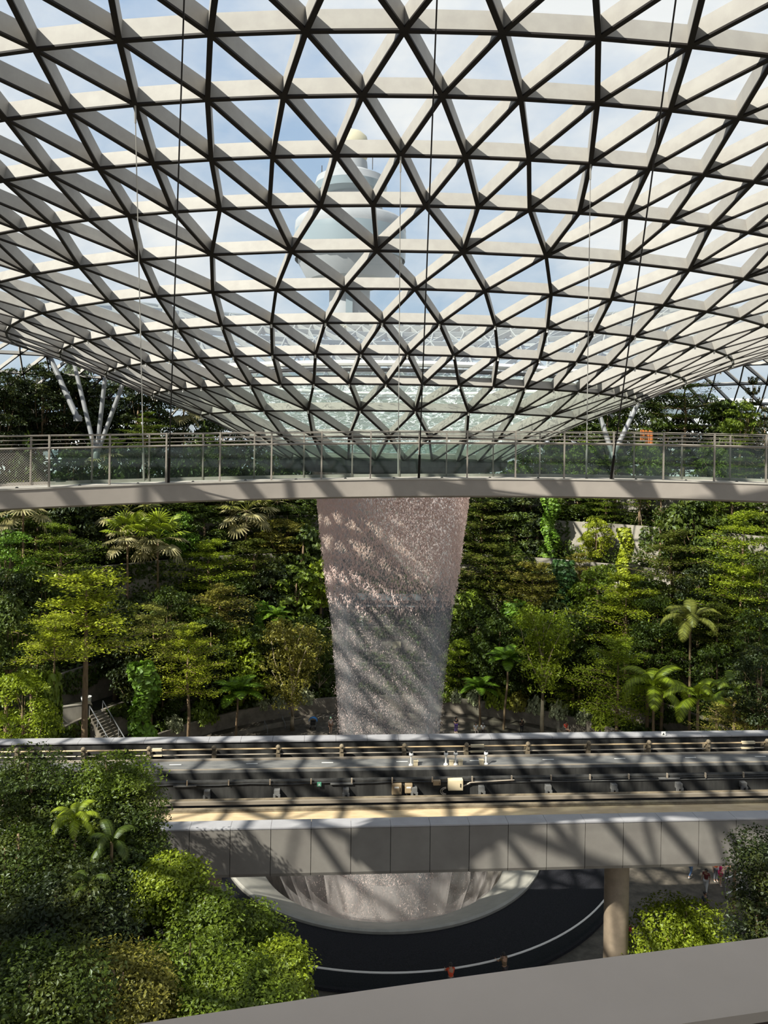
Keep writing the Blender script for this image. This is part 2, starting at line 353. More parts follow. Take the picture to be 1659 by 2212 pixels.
# ------------------------------------------------------------------ plaza, basin and falling water
mb = MB(); prof = [(17.78, 0.0), (90, 0.0)]; mb.lathe(prof, 120, (0.3, AY, 0)); fl = mb.build('floor', 'plaza'); fl['kind'] = 'structure'
BX = 0.3
ba = thing('sunken_basin', 'round black stone basin with a pale funnel lip under the waterfall', 'basin', (BX, AY, 0))
mb = MB(); mb.lathe([(17.45, .18), (17.8, .18), (17.8, -.3)], 120, (BX, AY, 0)); mb.lathe([(17.45, .18), (17.45, -.25), (12.2, -.12), (12.2, -1.5)], 120, (BX, AY, 0))
mb.build('black_surround', 'blackstone', ba, smooth=True)
mb = MB(); mb.lathe([(12.15, -1.4), (12.15, .02), (12.0, .1), (11.6, 0.0), (9.45, -1.0), (9.3, -1.15)], 120, (BX, AY, 0)); mb.build('funnel_lip', 'ring', ba, smooth=True)
MAT['acrylic'] = pmat('wet_funnel_wall', (0.12, 0.11, 0.10), (0.24, 0.22, 0.19), 1.3, 0.75, spec=.1, stretch=(1, 1, .35), detail=7)
mb = MB(); mb.lathe([(9.3, -1.15), (9.0, -3), (7.8, -8), (7.0, -14), (0.1, -14)], 120, (BX, AY, 0)); mb.build('funnel_wall', 'acrylic', ba, smooth=True)
rl = thing('basin_railing', 'curved white handrail on glass balustrade around the black basin', 'railing', (BX, AY, 0))
mb = MB(); mb.tube([(BX + 17.6 * math.cos(2 * PI * i / 160), AY + 17.6 * math.sin(2 * PI * i / 160), 1.12) for i in range(161)], 0.055, 8, False); mb.build('handrail', 'white', rl, smooth=True)
mb = MB(); mb.lathe([(17.6, .18), (17.6, 1.06)], 120, (BX, AY, 0)); mb.build('glass_balustrade', glassmat('basin_glass', (.8, .86, .86), .5), rl)
# water
wf = thing('waterfall', 'tall round curtain of falling water dropping from the roof opening', 'waterfall', (AX, AY, -6))
def wr(z): return float(np.interp(z, [-14, -3, 3, 7.75, 16, 21, 26.4, 28.9], [3.1, 3.35, 3.6, 3.85, 4.6, 5.25, 5.9, 6.2]))
m, nt, out = newmat('falling_water')
d = N(nt, 'ShaderNodeBsdfDiffuse'); t = N(nt, 'ShaderNodeBsdfTranslucent'); x = N(nt, 'ShaderNodeMixShader'); x.inputs[0].default_value = .5
for q in (d, t): q.inputs[0].default_value = (1.0, 0.85, 0.80, 1); nt.links.new(q.outputs[0], x.inputs[1 if q is d else 2])
tp = N(nt, 'ShaderNodeBsdfTransparent'); y = N(nt, 'ShaderNodeMixShader'); y.inputs[0].default_value = 1.0
nt.links.new(tp.outputs[0], y.inputs[1]); nt.links.new(x.outputs[0], y.inputs[2]); nt.links.new(y.outputs[0], out.inputs[0]); MAT['water'] = m
m, nt, out = newmat('fine_spray')
tc = N(nt, 'ShaderNodeTexCoord'); mpn = N(nt, 'ShaderNodeMapping'); mpn.inputs['Scale'].default_value = (1.6, 1.6, .05); nt.links.new(tc.outputs['Object'], mpn.inputs[0])
nz = N(nt, 'ShaderNodeTexNoise', Scale=1.0, Detail=4.0); nt.links.new(mpn.outputs[0], nz.inputs['Vector'])
mr = N(nt, 'ShaderNodeMapRange'); mr.inputs[1].default_value = .4; mr.inputs[2].default_value = .75; mr.inputs[3].default_value = 0.0; mr.inputs[4].default_value = .16; nt.links.new(nz.outputs[0], mr.inputs[0])
d = N(nt, 'ShaderNodeBsdfDiffuse'); t = N(nt, 'ShaderNodeBsdfTranslucent'); x = N(nt, 'ShaderNodeMixShader'); x.inputs[0].default_value = .5
for q in (d, t): q.inputs[0].default_value = (0.78, 0.72, 0.69, 1); nt.links.new(q.outputs[0], x.inputs[1 if q is d else 2])
tp = N(nt, 'ShaderNodeBsdfTransparent'); y = N(nt, 'ShaderNodeMixShader'); nt.links.new(mr.outputs[0], y.inputs[0])
nt.links.new(tp.outputs[0], y.inputs[1]); nt.links.new(x.outputs[0], y.inputs[2]); nt.links.new(y.outputs[0], out.inputs[0]); MAT['spray'] = m
m = m.copy(); m.name = 'splash_mist'; MAT['mist'] = m
for n_ in m.node_tree.nodes:
    if n_.type == 'MAP_RANGE': n_.inputs[1].default_value = .2; n_.inputs[2].default_value = .8; n_.inputs[3].default_value = .10; n_.inputs[4].default_value = .5
    if n_.type == 'MAPPING': n_.inputs['Scale'].default_value = (.7, .7, .10)
for rb_, rt_, z0_, z1_ in ((4.2, 8.6, -12, -1.4), (3.8, 7.6, -12, -2.0), (3.6, 6.4, -12, -2.6), (3.5, 5.2, -12, -1.0), (2.2, 2.6, -12, 1.0)):
    mb = MB(); mb.lathe([(rb_ + (rt_ - rb_) * t_, z0_ + (z1_ - z0_) * t_ + 6) for t_ in np.linspace(0, 1, 8)], 60, (AX, AY, -6)); mb.build('splash_mist', 'mist', wf, smooth=True)
m, nt, out = newmat('water_mist'); vs = N(nt, 'ShaderNodeVolumeScatter', Density=0.28, Anisotropy=0.1); vs.inputs[0].default_value = (1.0, 0.87, 0.83, 1); nt.links.new(vs.outputs[0], out.inputs[1]); MAT['vol'] = m
zs = list(np.linspace(-12, 28.6, 24)); mb = MB(); pr = [(wr(z) * 1.0, z + 6) for z in zs] + [(wr(z) * .74, z + 6) for z in zs[::-1]]; pr.append(pr[0])
mb.lathe(pr, 72, (AX, AY, -6)); mb.build('fine_mist', 'vol', wf)
def drops(count, zlo, zhi, rad_lo, rad_hi, size, aspect, zpow, frame_a=(0, 2 * PI)):
    z = zlo + (zhi - zlo) * RNG.random(count) ** zpow
    # clumps of drops share streams, so the curtain shows ragged strings
    a = RNG.random(count) * 2 * PI + 0.03 * np.sin(z * 3)
    rb = np.interp(z, [-14, -3, 3, 7.75, 16, 21, 26.4, 28.9], [3.1, 3.35, 3.6, 3.85, 4.6, 5.25, 5.9, 6.2])
    spread = np.interp(z, [-10, 28], [1.2, .4])
    r = rb * (rad_lo + (rad_hi - rad_lo) * RNG.random(count) ** .6) + RNG.normal(0, .12, count) * spread
    s = size * (0.5 + RNG.random(count)); c = np.stack([r * np.cos(a), r * np.sin(a), z + 6], 1)
    tilt = RNG.normal(0, .35, (count, 2)); h = s * aspect * (0.6 + RNG.random(count))
    d3 = np.stack([tilt[:, 0] * h, tilt[:, 1] * h, h], 1); o = np.zeros((count, 3))
    e1 = o.copy(); e1[:, 0] = s; e2 = o.copy(); e2[:, 1] = s
    V = np.stack([c - d3, c + e1, c + e2, c - e1, c - e2, c + d3], 1).reshape(-1, 3)
    b = np.array([(0, 2, 1), (0, 3, 2), (0, 4, 3), (0, 1, 4), (5, 1, 2), (5, 2, 3), (5, 3, 4), (5, 4, 1)])
    return V, (b[None] + 6 * np.arange(count)[:, None, None]).reshape(-1, 3)
for args in ((56000, 18, 28.9, .92, 1.0, .031, 2.4, 0.6), (80000, -13, 27, .68, 1.0, .0150, 2.4, 0.95), (16000, -13, 12, .6, 1.06, .014, 2.6, 1.0), (9000, -13.5, -2.5, .6, 2.0, .012, 1.5, 1.4)):
    V, Fq = drops(*args); o = bpy.data.objects.new('droplets', npmesh('droplets', V, Fq, 'water')); col.objects.link(o); o.parent = wf; o['kind'] = 'stuff'

# ------------------------------------------------------------------ canopy bridge
ctl = [(-180, 1066, 20.9), (0, 1058, 22.05), (400, 1045, 23.6), (829, 1034, 24.6), (1240, 1036, 24.7), (1659, 1046, 24.2), (1850, 1052, 23.8)]
pts = [at(*c) for c in ctl]; xs = [p.x for p in pts]
fy = np.polyfit(xs, [p.y for p in pts], 3); fz = np.polyfit(xs, [p.z for p in pts], 3)
def bp(x, off=0.0, dz=0.0):                           # point on the bridge edge, off metres behind the near edge
    y = float(np.polyval(fy, x)); s = float(np.polyval(np.polyder(fy), x)); n_ = Vector((-s, 1, 0)).normalized()
    return Vector((x, y, float(np.polyval(fz, x)) + dz)) + n_ * off
XA, XB = xs[0], xs[-1]; XS = list(np.linspace(XA, XB, 61)); BW = 2.0
br = thing('footbridge', 'slim curved footbridge with glass balustrades crossing in front of the waterfall', 'bridge', bp(0))
def strip(mb, a0, a1, b0, b1):                         # swept quad section: corners given as (off, dz)
    sec = [a0, a1, b1, b0]; base = len(mb.v)
    for x in XS:
        for o_, dz in sec: mb.v.append(tuple(bp(x, o_, dz)))
    for i in range(len(XS) - 1):
        for j in range(4):
            j2 = (j + 1) % 4; mb.f.append((base + i * 4 + j, base + i * 4 + j2, base + (i + 1) * 4 + j2, base + (i + 1) * 4 + j))
    return mb
strip(MB(), (-.06, -.02), (-.06, .03), (.03, -.02), (.03, .03)).build('edge_trim', 'deck', br)
strip(MB(), (-.05, -.53), (-.03, -.02), (.25, -.60), (.25, -.02)).build('fascia', 'clad', br)
strip(MB(), (BW - .25, -.6), (BW - .25, -.02), (BW + .05, -.53), (BW + .05, -.02)).build('far_fascia', 'clad', br)
strip(MB(), (.03, -.35), (.03, .0), (BW - .03, -.35), (BW - .03, .0)).build('deck', 'deck', br)
strip(MB(), (BW - .03, 0), (BW - .03, .10), (BW + .03, 0), (BW + .03, .1)).build('kerb', 'deck', br)
def run(name, off, dz, r, mat):
    mb = MB(); mb.tube([bp(x, off, dz) for x in XS], r, 6); mb.build(name, mat, br, smooth=True)
for off in (0.02, BW - .02):
    run('handrail', off, 1.13, .035, 'inox')
    for dz, r in ((1.25, .011), (1.37, .011), (1.5, .018)): run('rail_wire', off, dz, r, 'inox')
px0 = at(800, 1040, 24.6).x; px1 = at(773, 1036, 26.5).x; step = at(905, 1040, 24.6).x - px0
near_x = [px0 + step * i for i in range(-9, 11) if XA < px0 + step * i < XB]; far_x = [px1 + step * i for i in range(-9, 11) if XA < px1 + step * i < XB]
for xsl, off in ((near_x, .02), (far_x, BW - .02)):
    for x in xsl:
        a, b = bp(x, off, .0), bp(x, off, 1.52); MB().bar(a, b, .045, .06, up=(0, 1, 0)).build('post', 'inox', br)
    for x, x2 in zip(xsl[:-1], xsl[1:]):
        if off < 1 and x2 < at(118, 1000, 22.2).x:     # woven mesh panels at the left end
            mb = MB(); H = 1.02; L = (bp(x2, off) - bp(x, off)).length; nn = 24
            def mp_(u, v): return bp(x + (x2 - x) * u, off, .09 + v * H)
            for sgn in (1, -1):
                for i in range(-nn, nn):
                    u0, u1 = i / nn * 1.0, i / nn + H / L
                    if sgn < 0: u0, u1 = u1, u0
                    v0, v1 = 0.0, 1.0
                    if u0 == u1: continue
                    ts = [0.0, 1.0]; tl_ = sorted([(0 - u0) / (u1 - u0), (1 - u0) / (u1 - u0)]); lo, hi = max(0, tl_[0]), min(1, tl_[1])
                    if hi - lo > .03: mb.bar(mp_(u0 + (u1 - u0) * lo, lo), mp_(u0 + (u1 - u0) * hi, hi), .007, .007, up=(0, 1, 0))
            mb.build('mesh_panel', 'inox', br)
        else:
            a, b = bp(x + .04, off, .07), bp(x2 - .04, off, .07); c, d_ = bp(x2 - .04, off, 1.08), bp(x + .04, off, 1.08)
            mb = MB(); mb.add([a, b, c, d_], [(0, 1, 2, 3)]); mb.build('glass_panel', 'bridgeglass', br)
        mid = bp((x + x2) / 2, .3, .0)
        if off < 1: MB().sphere(mid, .055, 8, 6).build('deck_light', 'black', br)
# hanger cables from the roof lattice down to the bridge
def cable(label, top, xb, off, mat, r, sleeve=None):
    b = bp(xb, off, 0.0); top = Vector(top); t_ = thing('hanger_cable', label, 'cable', b, 'cables holding the footbridge')
    MB().tube([b + Vector((0, 0, .02)), top], r, 6).build('strand', mat, t_)
    d = (top - b).normalized()
    MB().tube([b + Vector((0, 0, .02)), b + d * .95], r * 2.2, 8).build('lower_socket', mat, t_)
    MB().tube([top - d * .5, top], r * 2.0, 8).build('upper_socket', mat, t_)
def nodeat(px, py, k):
    best = min(NODE[k], key=lambda nd: ((nd[0].x / nd[0].y * F + CX0 - px) ** 2 + (HY - (nd[0].z - CZ) / nd[0].y * F - py) ** 2) if nd[0].y > 1 else 1e9); return best[0]
xat = lambda px, Y: at(px, 1035, Y).x
cable('dark cable rising left of centre from a bridge post near the mesh panels', at(400, -70, 16.4), xat(362, 23.4), .0, 'cable', .018)
cable('dark cable crossing the middle of the view right of the waterfall', at(947, -80, 16.2), xat(905, 24.6), .0, 'cable', .018)
cable('dark cable with a thick lower end right of the waterfall', at(1472, -90, 16.2), xat(1318, 24.7), .0, 'cable', .020)
cable('pale cable running from the upper left roof lattice to the back of the bridge', nodeat(233, 228, 10), xat(355, 25.4), BW, 'palecable', .016)
cable('pale cable dropping from a roof node just above the waterfall', nodeat(832, 345, 9), xat(868, 26.6), BW, 'palecable', .014)
cable('pale cable dropping from a roof node right of the waterfall', nodeat(1250, 365, 9), xat(1257, 26.7), BW, 'palecable', .014)

# ------------------------------------------------------------------ elevated guideway for the train
GA = math.radians(4.0); GO = Vector((0.5, 33.68, 0)); GU = Vector((math.cos(GA), math.sin(GA), 0)); GV = Vector((-math.sin(GA), math.cos(GA), 0))
def gp(u, v, z): 
    p = GO + GU * u + GV * v; return Vector((p.x, p.y, z))
ZT = 13.9; UA, UB = -34.0, 34.0
gw = thing('guideway', 'wide grey elevated train guideway with two tracks crossing the garden', 'guideway', gp(0, 5, 11.8))
def gbox(mb, u0, u1, v0, v1, z0, z1):
    mb.hexa([gp(u0, v0, z0), gp(u1, v0, z0), gp(u1, v1, z0), gp(u0, v1, z0)], [gp(u0, v0, z1), gp(u1, v0, z1), gp(u1, v1, z1), gp(u0, v1, z1)]); return mb
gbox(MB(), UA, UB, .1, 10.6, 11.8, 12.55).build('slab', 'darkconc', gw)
PW = 1.70; u = 0.02 - 20 * PW
while u < UB - .1:
    mb = MB(); g_ = .012
    sec = [(0.0, 11.95), (0.06, 11.80), (.40, 11.77), (.40, ZT - .1), (.04, ZT - .06), (0.0, ZT - .1)]
    P0 = [gp(u + g_, v, z) for v, z in sec]; P1 = [gp(u + PW - g_, v, z) for v, z in sec]
    mb.add(P0 + P1, [(0, 1, 2, 3, 4, 5)[::-1], tuple(range(6, 12))] + [(j, (j + 1) % 6, 6 + (j + 1) % 6, 6 + j) for j in range(6)])
    pn = mb.build('parapet_panel', 'panel', gw)
    mb = MB(); gbox(mb, u + .006, u + PW - .006, -.02, .72, ZT - .06, ZT); mb.build('parapet_cap', 'cap', pn)
    u += PW
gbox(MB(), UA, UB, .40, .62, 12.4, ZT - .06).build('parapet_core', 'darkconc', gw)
u = -.5 - 22 * 1.74
while u < UB + 3:
    mb = MB(); gbox(mb, u + .012, u + 1.728, 10.3, 10.7, 11.9, ZT - .05); pn = mb.build('far_parapet_panel', 'panel', gw)
    mb = MB(); gbox(mb, u + .008, u + 1.732, 9.98, 10.72, ZT - .08, ZT); mb.build('parapet_cap', 'cap', pn); u += 1.74
gbox(MB(), UA, UB + 3, 10.05, 10.3, 12.4, ZT - .08).build('far_parapet_core', 'darkconc', gw)
gbox(MB(), UA, UB, .62, 3.9, 12.5, 12.9).build('running_surface', 'sand', gw)
gbox(MB(), UA, UB, 3.7, 3.95, 12.9, 13.0).build('guide_beam', 'brownbeam', gw)
gbox(MB(), UA, UB, 3.62, 3.66, 12.9, 12.96).build('cable_duct', 'brownbeam', gw)
gbox(MB(), UA, UB, 4.5, 4.62, 12.86, 13.02).build('guide_rail', 'railsteel', gw)
gbox(MB(), UA, UB, 4.75, 4.95, 12.8, 12.98).build('guide_rail', 'brownbeam', gw)
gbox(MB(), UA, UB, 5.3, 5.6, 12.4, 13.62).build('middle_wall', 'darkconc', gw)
gbox(MB(), UA, UB, 6.75, 8.05, 12.4, 13.62).build('far_running_beam', 'greyconc', gw)
gbox(MB(), UA, UB, 6.70, 6.76, 12.4, 13.5).build('beam_skirt', 'darkconc', gw)
gbox(MB(), UA, UB, 7.98, 8.1, 13.62, 13.70).build('far_guide_rail', 'railsteel', gw)
gbox(MB(), UA, UB, 6.78, 6.86, 13.62, 13.66).build('edge_angle', 'railsteel', gw)
gbox(MB(), UA, UB, 8.9, 9.02, 13.0, 13.14).build('far_guide_rail', 'brownbeam', gw)
for v, z, r, mt in ((9.55, 13.62, .045, 'brass'), (9.62, 13.30, .035, 'railsteel')):
    MB().tube([gp(UA, v, z), gp(UB, v, z)], r, 6).build('conductor_rail', mt, gw)
uoff = (510 - 855) / F * 43.5
for i in range(-6, 14):
    u = uoff + 3.45 * i; mb = MB(); gbox(mb, u - .11, u + .11, 9.5, 10.0, 13.1, 13.42); gbox(mb, u - .08, u + .08, 9.45, 9.7, 13.42, 13.66); mb.sphere(gp(u, 9.5, 13.72), .13, 8, 6)
    mb.build('rail_bracket', 'brownbeam', gw)
for u in (-11.6, 5.95, 21.5):
    mb = MB(); gbox(mb, u - .75, u + .0, 9.48, 9.62, 13.57, 13.70); gbox(mb, u - .75, u, 9.56, 9.66, 13.26, 13.34); mb.build('rail_joint', 'cream', gw)
u = (332 - 855) / F * 38.0 - .2
for i in range(-5, 13):
    uu = u + 3.37 * i; mb = MB(); gbox(mb, uu - .14, uu + .14, 5.02, 5.3, 13.02, 13.3); gbox(mb, uu - .17, uu - .06, 4.98, 5.1, 12.9, 13.1); gbox(mb, uu + .06, uu + .17, 4.98, 5.1, 12.9, 13.1); mb.build('rail_clip', 'greyconc', gw)
MB().tube([gp(x, 5.25, 13.52 + .03 * math.sin(x * 1.7)) for x in np.linspace(UA, UB, 90)], .03, 6).build('cable_run', 'black', gw)
MB().tube([gp(x, 5.27, 13.42) for x in np.linspace(4.4, UB, 30)], .025, 6).build('conduit', 'greyconc', gw)
for i, uu in enumerate((-9.6, -2.0, 5.2, 8.0, 14.6)):
    mb = MB(); gbox(mb, uu - .55, uu + .55, 5.2, 5.3, 13.46, 13.53); mb.build('cable_cover', 'greyconc', gw)
for i in range(-16, 17):
    mb = MB(); uu = i * 2.0 + .5; gbox(mb, uu - .03, uu + .03, 5.2, 5.3, 13.5, 13.75); mb.build('cable_hook', 'railsteel', gw)
for i in range(-8, 9):
    mb = MB(); uu = i * 3.9 + 1.2; gbox(mb, uu - .3, uu + .3, 7.5, 7.56, 13.62, 13.635); mb.build('white_dash', 'white', gw)
# equipment boxes, signal pods and plates standing on the guideway
def gu(px, v): return (px - 855) / F * (33.68 + v) + (v * .02)
def gboxthing(label, name, pxc, wpx, pyt, pyb, v, mat, dep=.18, slip=False):
    Y = 33.68 + v; u = gu(pxc, v); p = gp(u, v, 0); wz = lambda py: at(pxc, py, p.y).z; wm = wpx / F * Y
    t_ = thing(name, label, 'box', gp(u, v, wz(pyb))); mb = MB(); gbox(mb, u - wm / 2, u + wm / 2, v - dep, v, wz(pyb), wz(pyt)); mb.build('housing', mat, t_, bevel=.015)
    mb = MB(); gbox(mb, u - wm * .42, u + wm * .42, v - dep - .012, v - dep, wz(pyb) + .04, wz(pyt) - .04); mb.build('door', mat, t_)
    mb = MB(); gbox(mb, u + wm * .3, u + wm * .36, v - dep - .03, v - dep - .01, wz((pyb * 2 + pyt) / 3), wz((pyb + pyt * 2) / 3)); mb.build('latch', 'black', t_)
    if slip:
        mb = MB(); gbox(mb, u - .12, u + .1, v - dep - .016, v - dep - .01, wz(pyt) - .2, wz(pyt) - .12); mb.build('label_plate', 'white', t_)
    return t_
gboxthing('tan equipment box left of the pair on the guideway wall', 'junction_box', 882, 21, 1691, 1714, 5.28, 'tanbox', slip=True)
gboxthing('narrower tan equipment box right of the pair on the guideway wall', 'junction_box', 908, 16, 1691, 1711, 5.28, 'tanbox', slip=True)
gboxthing('small flat brown box high on the guideway wall', 'junction_box', 969, 16, 1684, 1694, 5.28, 'tanbox')
gboxthing('large cream electrical cabinet on the guideway wall', 'junction_box', 1009, 32, 1680, 1703, 5.28, 'cream', .3)
for pxs in ((860, 893), (1035, 985)):
    u0, u1 = gu(pxs[0], 5.2), gu(pxs[1], 5.2)
for k_, r in enumerate((.28, .2)):
    uc = gu(990, 5.2); MB().tube([gp(uc + r * math.cos(a), 5.2, 13.05 + r * math.sin(a) * .7) for a in np.linspace(PI * .5, PI * 1.5, 12)], .025, 6).build('cable_loop', 'railsteel', gw)
MB().tube([gp(gu(a, 5.2), 5.2, at(a, b, 38.9).z) for a, b in ((1027, 1703), (1035, 1700), (1042, 1696), (1060, 1695), (1140, 1693))], .035, 6).build('conduit', 'railsteel', gw)
for i, pxc in enumerate((917, 993, 1014, 1081)):
    lb = ['leftmost white bulb-headed signal pod on the guideway beam', 'second white bulb-headed signal pod from the left, left of a cream cube', 'third white bulb-headed signal pod from the left, between two cream cubes', 'rightmost white bulb-headed signal pod on the guideway beam'][i]
    u = gu(pxc, 7.0); t_ = thing('signal_pod', lb, 'signal', gp(u, 7.0, 13.62), 'white signal pods on the far beam')
    mb = MB(); mb.lathe([(.12, 0), (.12, .05), (.05, .12), (.04, .5)], 10, gp(u, 7.0, 13.62)); mb.build('stem', 'white', t_, smooth=True)
    mb = MB(); mb.sphere(gp(u, 7.0, 13.62 + .58), .115, 12, 8); mb.build('head', 'white', t_, smooth=True)
    mb = MB(); mb.sphere(gp(u, 6.97, 13.62 + .70), .07, 8, 6); mb.build('cap', 'black', t_, smooth=True)
for i, pxc in enumerate((927, 1005, 1025, 1071)):
    lb = ['small cream cube box beside the leftmost signal pod', 'small cream cube box left of the third signal pod', 'small cream cube box right of the third signal pod', 'small cream cube box left of the rightmost signal pod'][i]
    u = gu(pxc, 7.05); t_ = thing('sensor_box', lb, 'box', gp(u, 7.05, 13.62), 'cream sensor boxes on the far beam')
    mb = MB(); gbox(mb, u - .11, u + .11, 6.95, 7.15, 13.62, 13.84); mb.build('housing', 'cream', t_, bevel=.015)
    mb = MB(); gbox(mb, u - .13, u + .13, 6.93, 7.17, 13.84, 13.87); mb.build('lid', 'cream', t_)
def plate(label, pxc, pyc, wpx, v, z0, face, mark):
    u = gu(pxc, v); z = at(pxc, pyc, 33.68 + v).z; s_ = wpx / F * (33.68 + v) / 2
    t_ = thing('sign_plate', label, 'sign', gp(u, v, z - s_)); mb = MB(); gbox(mb, u - s_, u + s_, v - .03, v, z - s_, z + s_); mb.build('plate', face, t_)
    mb = MB(); q = v - .034; mb.add([gp(u - s_ * .6, q, z - s_ * .55), gp(u + s_ * .6, q, z - s_ * .55), gp(u + s_ * .55, q, z - s_ * .3), gp(u - s_ * .55, q, z - s_ * .3)], [(0, 1, 2, 3)])
    mb.add([gp(u - s_ * .4, q, z - s_ * .25), gp(u + s_ * .4, q, z - s_ * .25), gp(u, q, z + s_ * .65)], [(0, 1, 2)]); mb.build('pictogram', mark, t_)
plate('small white warning plate on the inside of the far parapet', 1484, 1601, 9, 10.0, 0, 'white', 'black')
MAT['green'] = pmat('sign_green', (0.1, .35, .22), rough=.5)
plate('small green and white plate on the dark middle wall left of the boxes', 715, 1690, 9, 5.2, 0, 'green', 'white')
def column(label, px, py0, v, rad):
    Y = at(px, py0, 33.68 + v).y; p = at(px, py0, Y); t_ = thing('guideway_column', label, 'column', (p.x, p.y, 0), 'round columns under the guideway')
    MB().lathe([(rad, 0), (rad, 11.85)], 32, (p.x, p.y, 0)).build('shaft', 'colm', t_, smooth=True)
    MB().lathe([(rad + .05, 0), (rad + .05, .18), (rad, .2)], 32, (p.x, p.y, 0)).build('base_collar', 'colm', t_, smooth=True)
column('round brown grey column under the guideway beside the plaza', 1332, 1900, 2.8, .56)
column('round brown grey column under the guideway above the green crowns', 451, 1900, 2.8, .58)

# ------------------------------------------------------------------ foreground coping of the balcony
cp = [(120, 2232), (270, 2211), (660, 2152), (830, 2129), (1100, 2092), (1300, 2063), (1480, 2042), (1659, 2020), (1800, 2004)]
zt = CZ - 1.2; tp_ = [atz(a, b, zt) for a, b in cp]
fx = np.polyfit([p.x for p in tp_], [p.y for p in tp_], 2)
sl = thing('balcony_parapet', 'smooth beige balcony coping across the lower right foreground', 'parapet', (0.5, 1.7, zt))
lo = [atz(a, b, zt) for a, b in ((1480, 2212), (1659, 2178))]; wd = 0.222
def swept(sec, name, mat, bev):
    X = np.linspace(-1.6, 2.2, 40); base = MB(); n_ = len(sec)
    for x in X:
        s = float(np.polyval(np.polyder(fx), x)); nn = Vector((-s, 1, 0)).normalized(); p = Vector((x, float(np.polyval(fx, x)), zt))
        for o_, dz in sec: base.v.append(tuple(p + nn * o_ + Vector((0, 0, dz))))
    for i in range(len(X) - 1):
        for j in range(n_): base.f.append((i * n_ + j, i * n_ + (j + 1) % n_, (i + 1) * n_ + (j + 1) % n_, (i + 1) * n_ + j))
    base.build(name, mat, sl, smooth=True)
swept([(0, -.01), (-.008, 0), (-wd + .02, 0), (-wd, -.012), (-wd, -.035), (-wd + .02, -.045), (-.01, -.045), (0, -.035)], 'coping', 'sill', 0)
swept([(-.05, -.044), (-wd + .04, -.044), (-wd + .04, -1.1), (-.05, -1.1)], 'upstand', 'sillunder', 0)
# unseen block added left of the view to shade the lower-left crowns
for z_ in (5.5, 11, 16.5, 22, 27.5, 33):
    mb = MB(); mb.box((-42, -8, z_), (40, 34, .9)); o = mb.build('shade_block_slab', 'panel'); o['kind'] = 'structure'
mb = MB(); mb.box((-42, -8, 18.2), (38.6, 32.6, 36.4)); o = mb.build('shade_block', 'wall'); o['kind'] = 'structure'
# balcony floor the viewer stands on
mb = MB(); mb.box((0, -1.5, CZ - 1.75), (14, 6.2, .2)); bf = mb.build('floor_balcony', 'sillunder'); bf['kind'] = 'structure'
mb = MB(); mb.box((-2, -4.4, CZ + 5.0), (18, 8.4, .3)); bf = mb.build('shade_slab', 'cap'); bf['kind'] = 'structure'   # unseen slab added overhead to keep sun off the coping

# ------------------------------------------------------------------ planted terraces behind
TX = AX + 1.5
TER = [(26.8, .45), (28.2, 1.7), (31.5, 4.6), (35.0, 8.0), (39.0, 11.8), (43.5, 16.0), (48.0, 20.5), (53.0, 25.0), (84.0, 25.0)]
A0, A1 = math.radians(-12), math.radians(192)
z_prev = 0.0
for k in range(8):
    r, z = TER[k]; r2 = TER[k + 1][0]
    mb = MB(); lip = 0.0 if k in (0,) else .35
    mb.lathe([(r, z_prev - .4), (r, z + lip), (r + .3, z + lip), (r + .3, z - .05)], 120, (TX, AY, 0), A0, A1)
    o = mb.build('wall_terrace', 'lowwall' if k < 5 else 'wall'); o['kind'] = 'structure'
    mb = MB(); mb.lathe([(r + .3, z - .02), (r2 + .05, z)], 120, (TX, AY, 0), A0, A1); o = mb.build('terrace_bed', 'plaza' if k == 0 else 'soil'); o['kind'] = 'structure'
    z_prev = z
def onring(px, py, rho):                                # far crossing of the vertical plane through px with the ring of radius rho
    s, _ = ray(px, py); a = s * s + 1; b = -2 * (s * TX + AY); c = TX * TX + AY * AY - rho * rho; disc = b * b - 4 * a * c
    if disc < 0: disc = 0
    Y = (-b + math.sqrt(disc)) / (2 * a); return Vector((s * Y, Y, 0))
# ------------------------------------------------------------------ plants: leaf clouds and prototypes
def unit(a): return a / np.maximum(np.linalg.norm(a, axis=1, keepdims=True), 1e-9)
def leaves(C, size, nrm, jitter=.6, aspect=.5, fold=True):
    """one diamond shaped leaf per centre; nrm = preferred leaf normal (n,3)"""
    n = len(C); nn = unit(np.asarray(nrm) + RNG.normal(0, jitter, (n, 3)))
    t = unit(np.cross(nn, RNG.normal(0, 1, (n, 3)))); b = np.cross(nn, t)
    s = (np.asarray(size) * (0.65 + .7 * RNG.random(n)))[:, None] if np.ndim(size) == 0 else np.asarray(size)[:, None]
    V = np.stack([C - t * s * .5, C + b * s * aspect * .5 + nn * s * .06, C + t * s * .5, C - b * s * aspect * .5 + nn * s * .06], 1).reshape(-1, 3)
    return V, np.arange(4 * n).reshape(-1, 4)
class LeafBag:
    def __init__(s): s.V = []; s.F = []; s.n = 0
    def add(s, V, Fq): s.V.append(V); s.F.append(Fq + s.n); s.n += len(V)
    def mesh(s, name, mat='leaf'): return npmesh(name, np.concatenate(s.V), np.concatenate(s.F), mat)
def disc(n, r):
    a = RNG.random(n) * 2 * PI; q = r * np.sqrt(RNG.random(n)); return q * np.cos(a), q * np.sin(a)
def limb(mb, p, q, r0, r1, bend=.1):
    p = np.array(p, float); q = np.array(q, float); L = np.linalg.norm(q - p); k = RNG.normal(0, bend * L, 3); k[2] *= .4
    mb.tube([p, p * .67 + q * .33 + k * .6, p * .33 + q * .67 + k * .6, q], [r0, r0 * .7 + r1 * .3, r0 * .35 + r1 * .65, r1], 6)
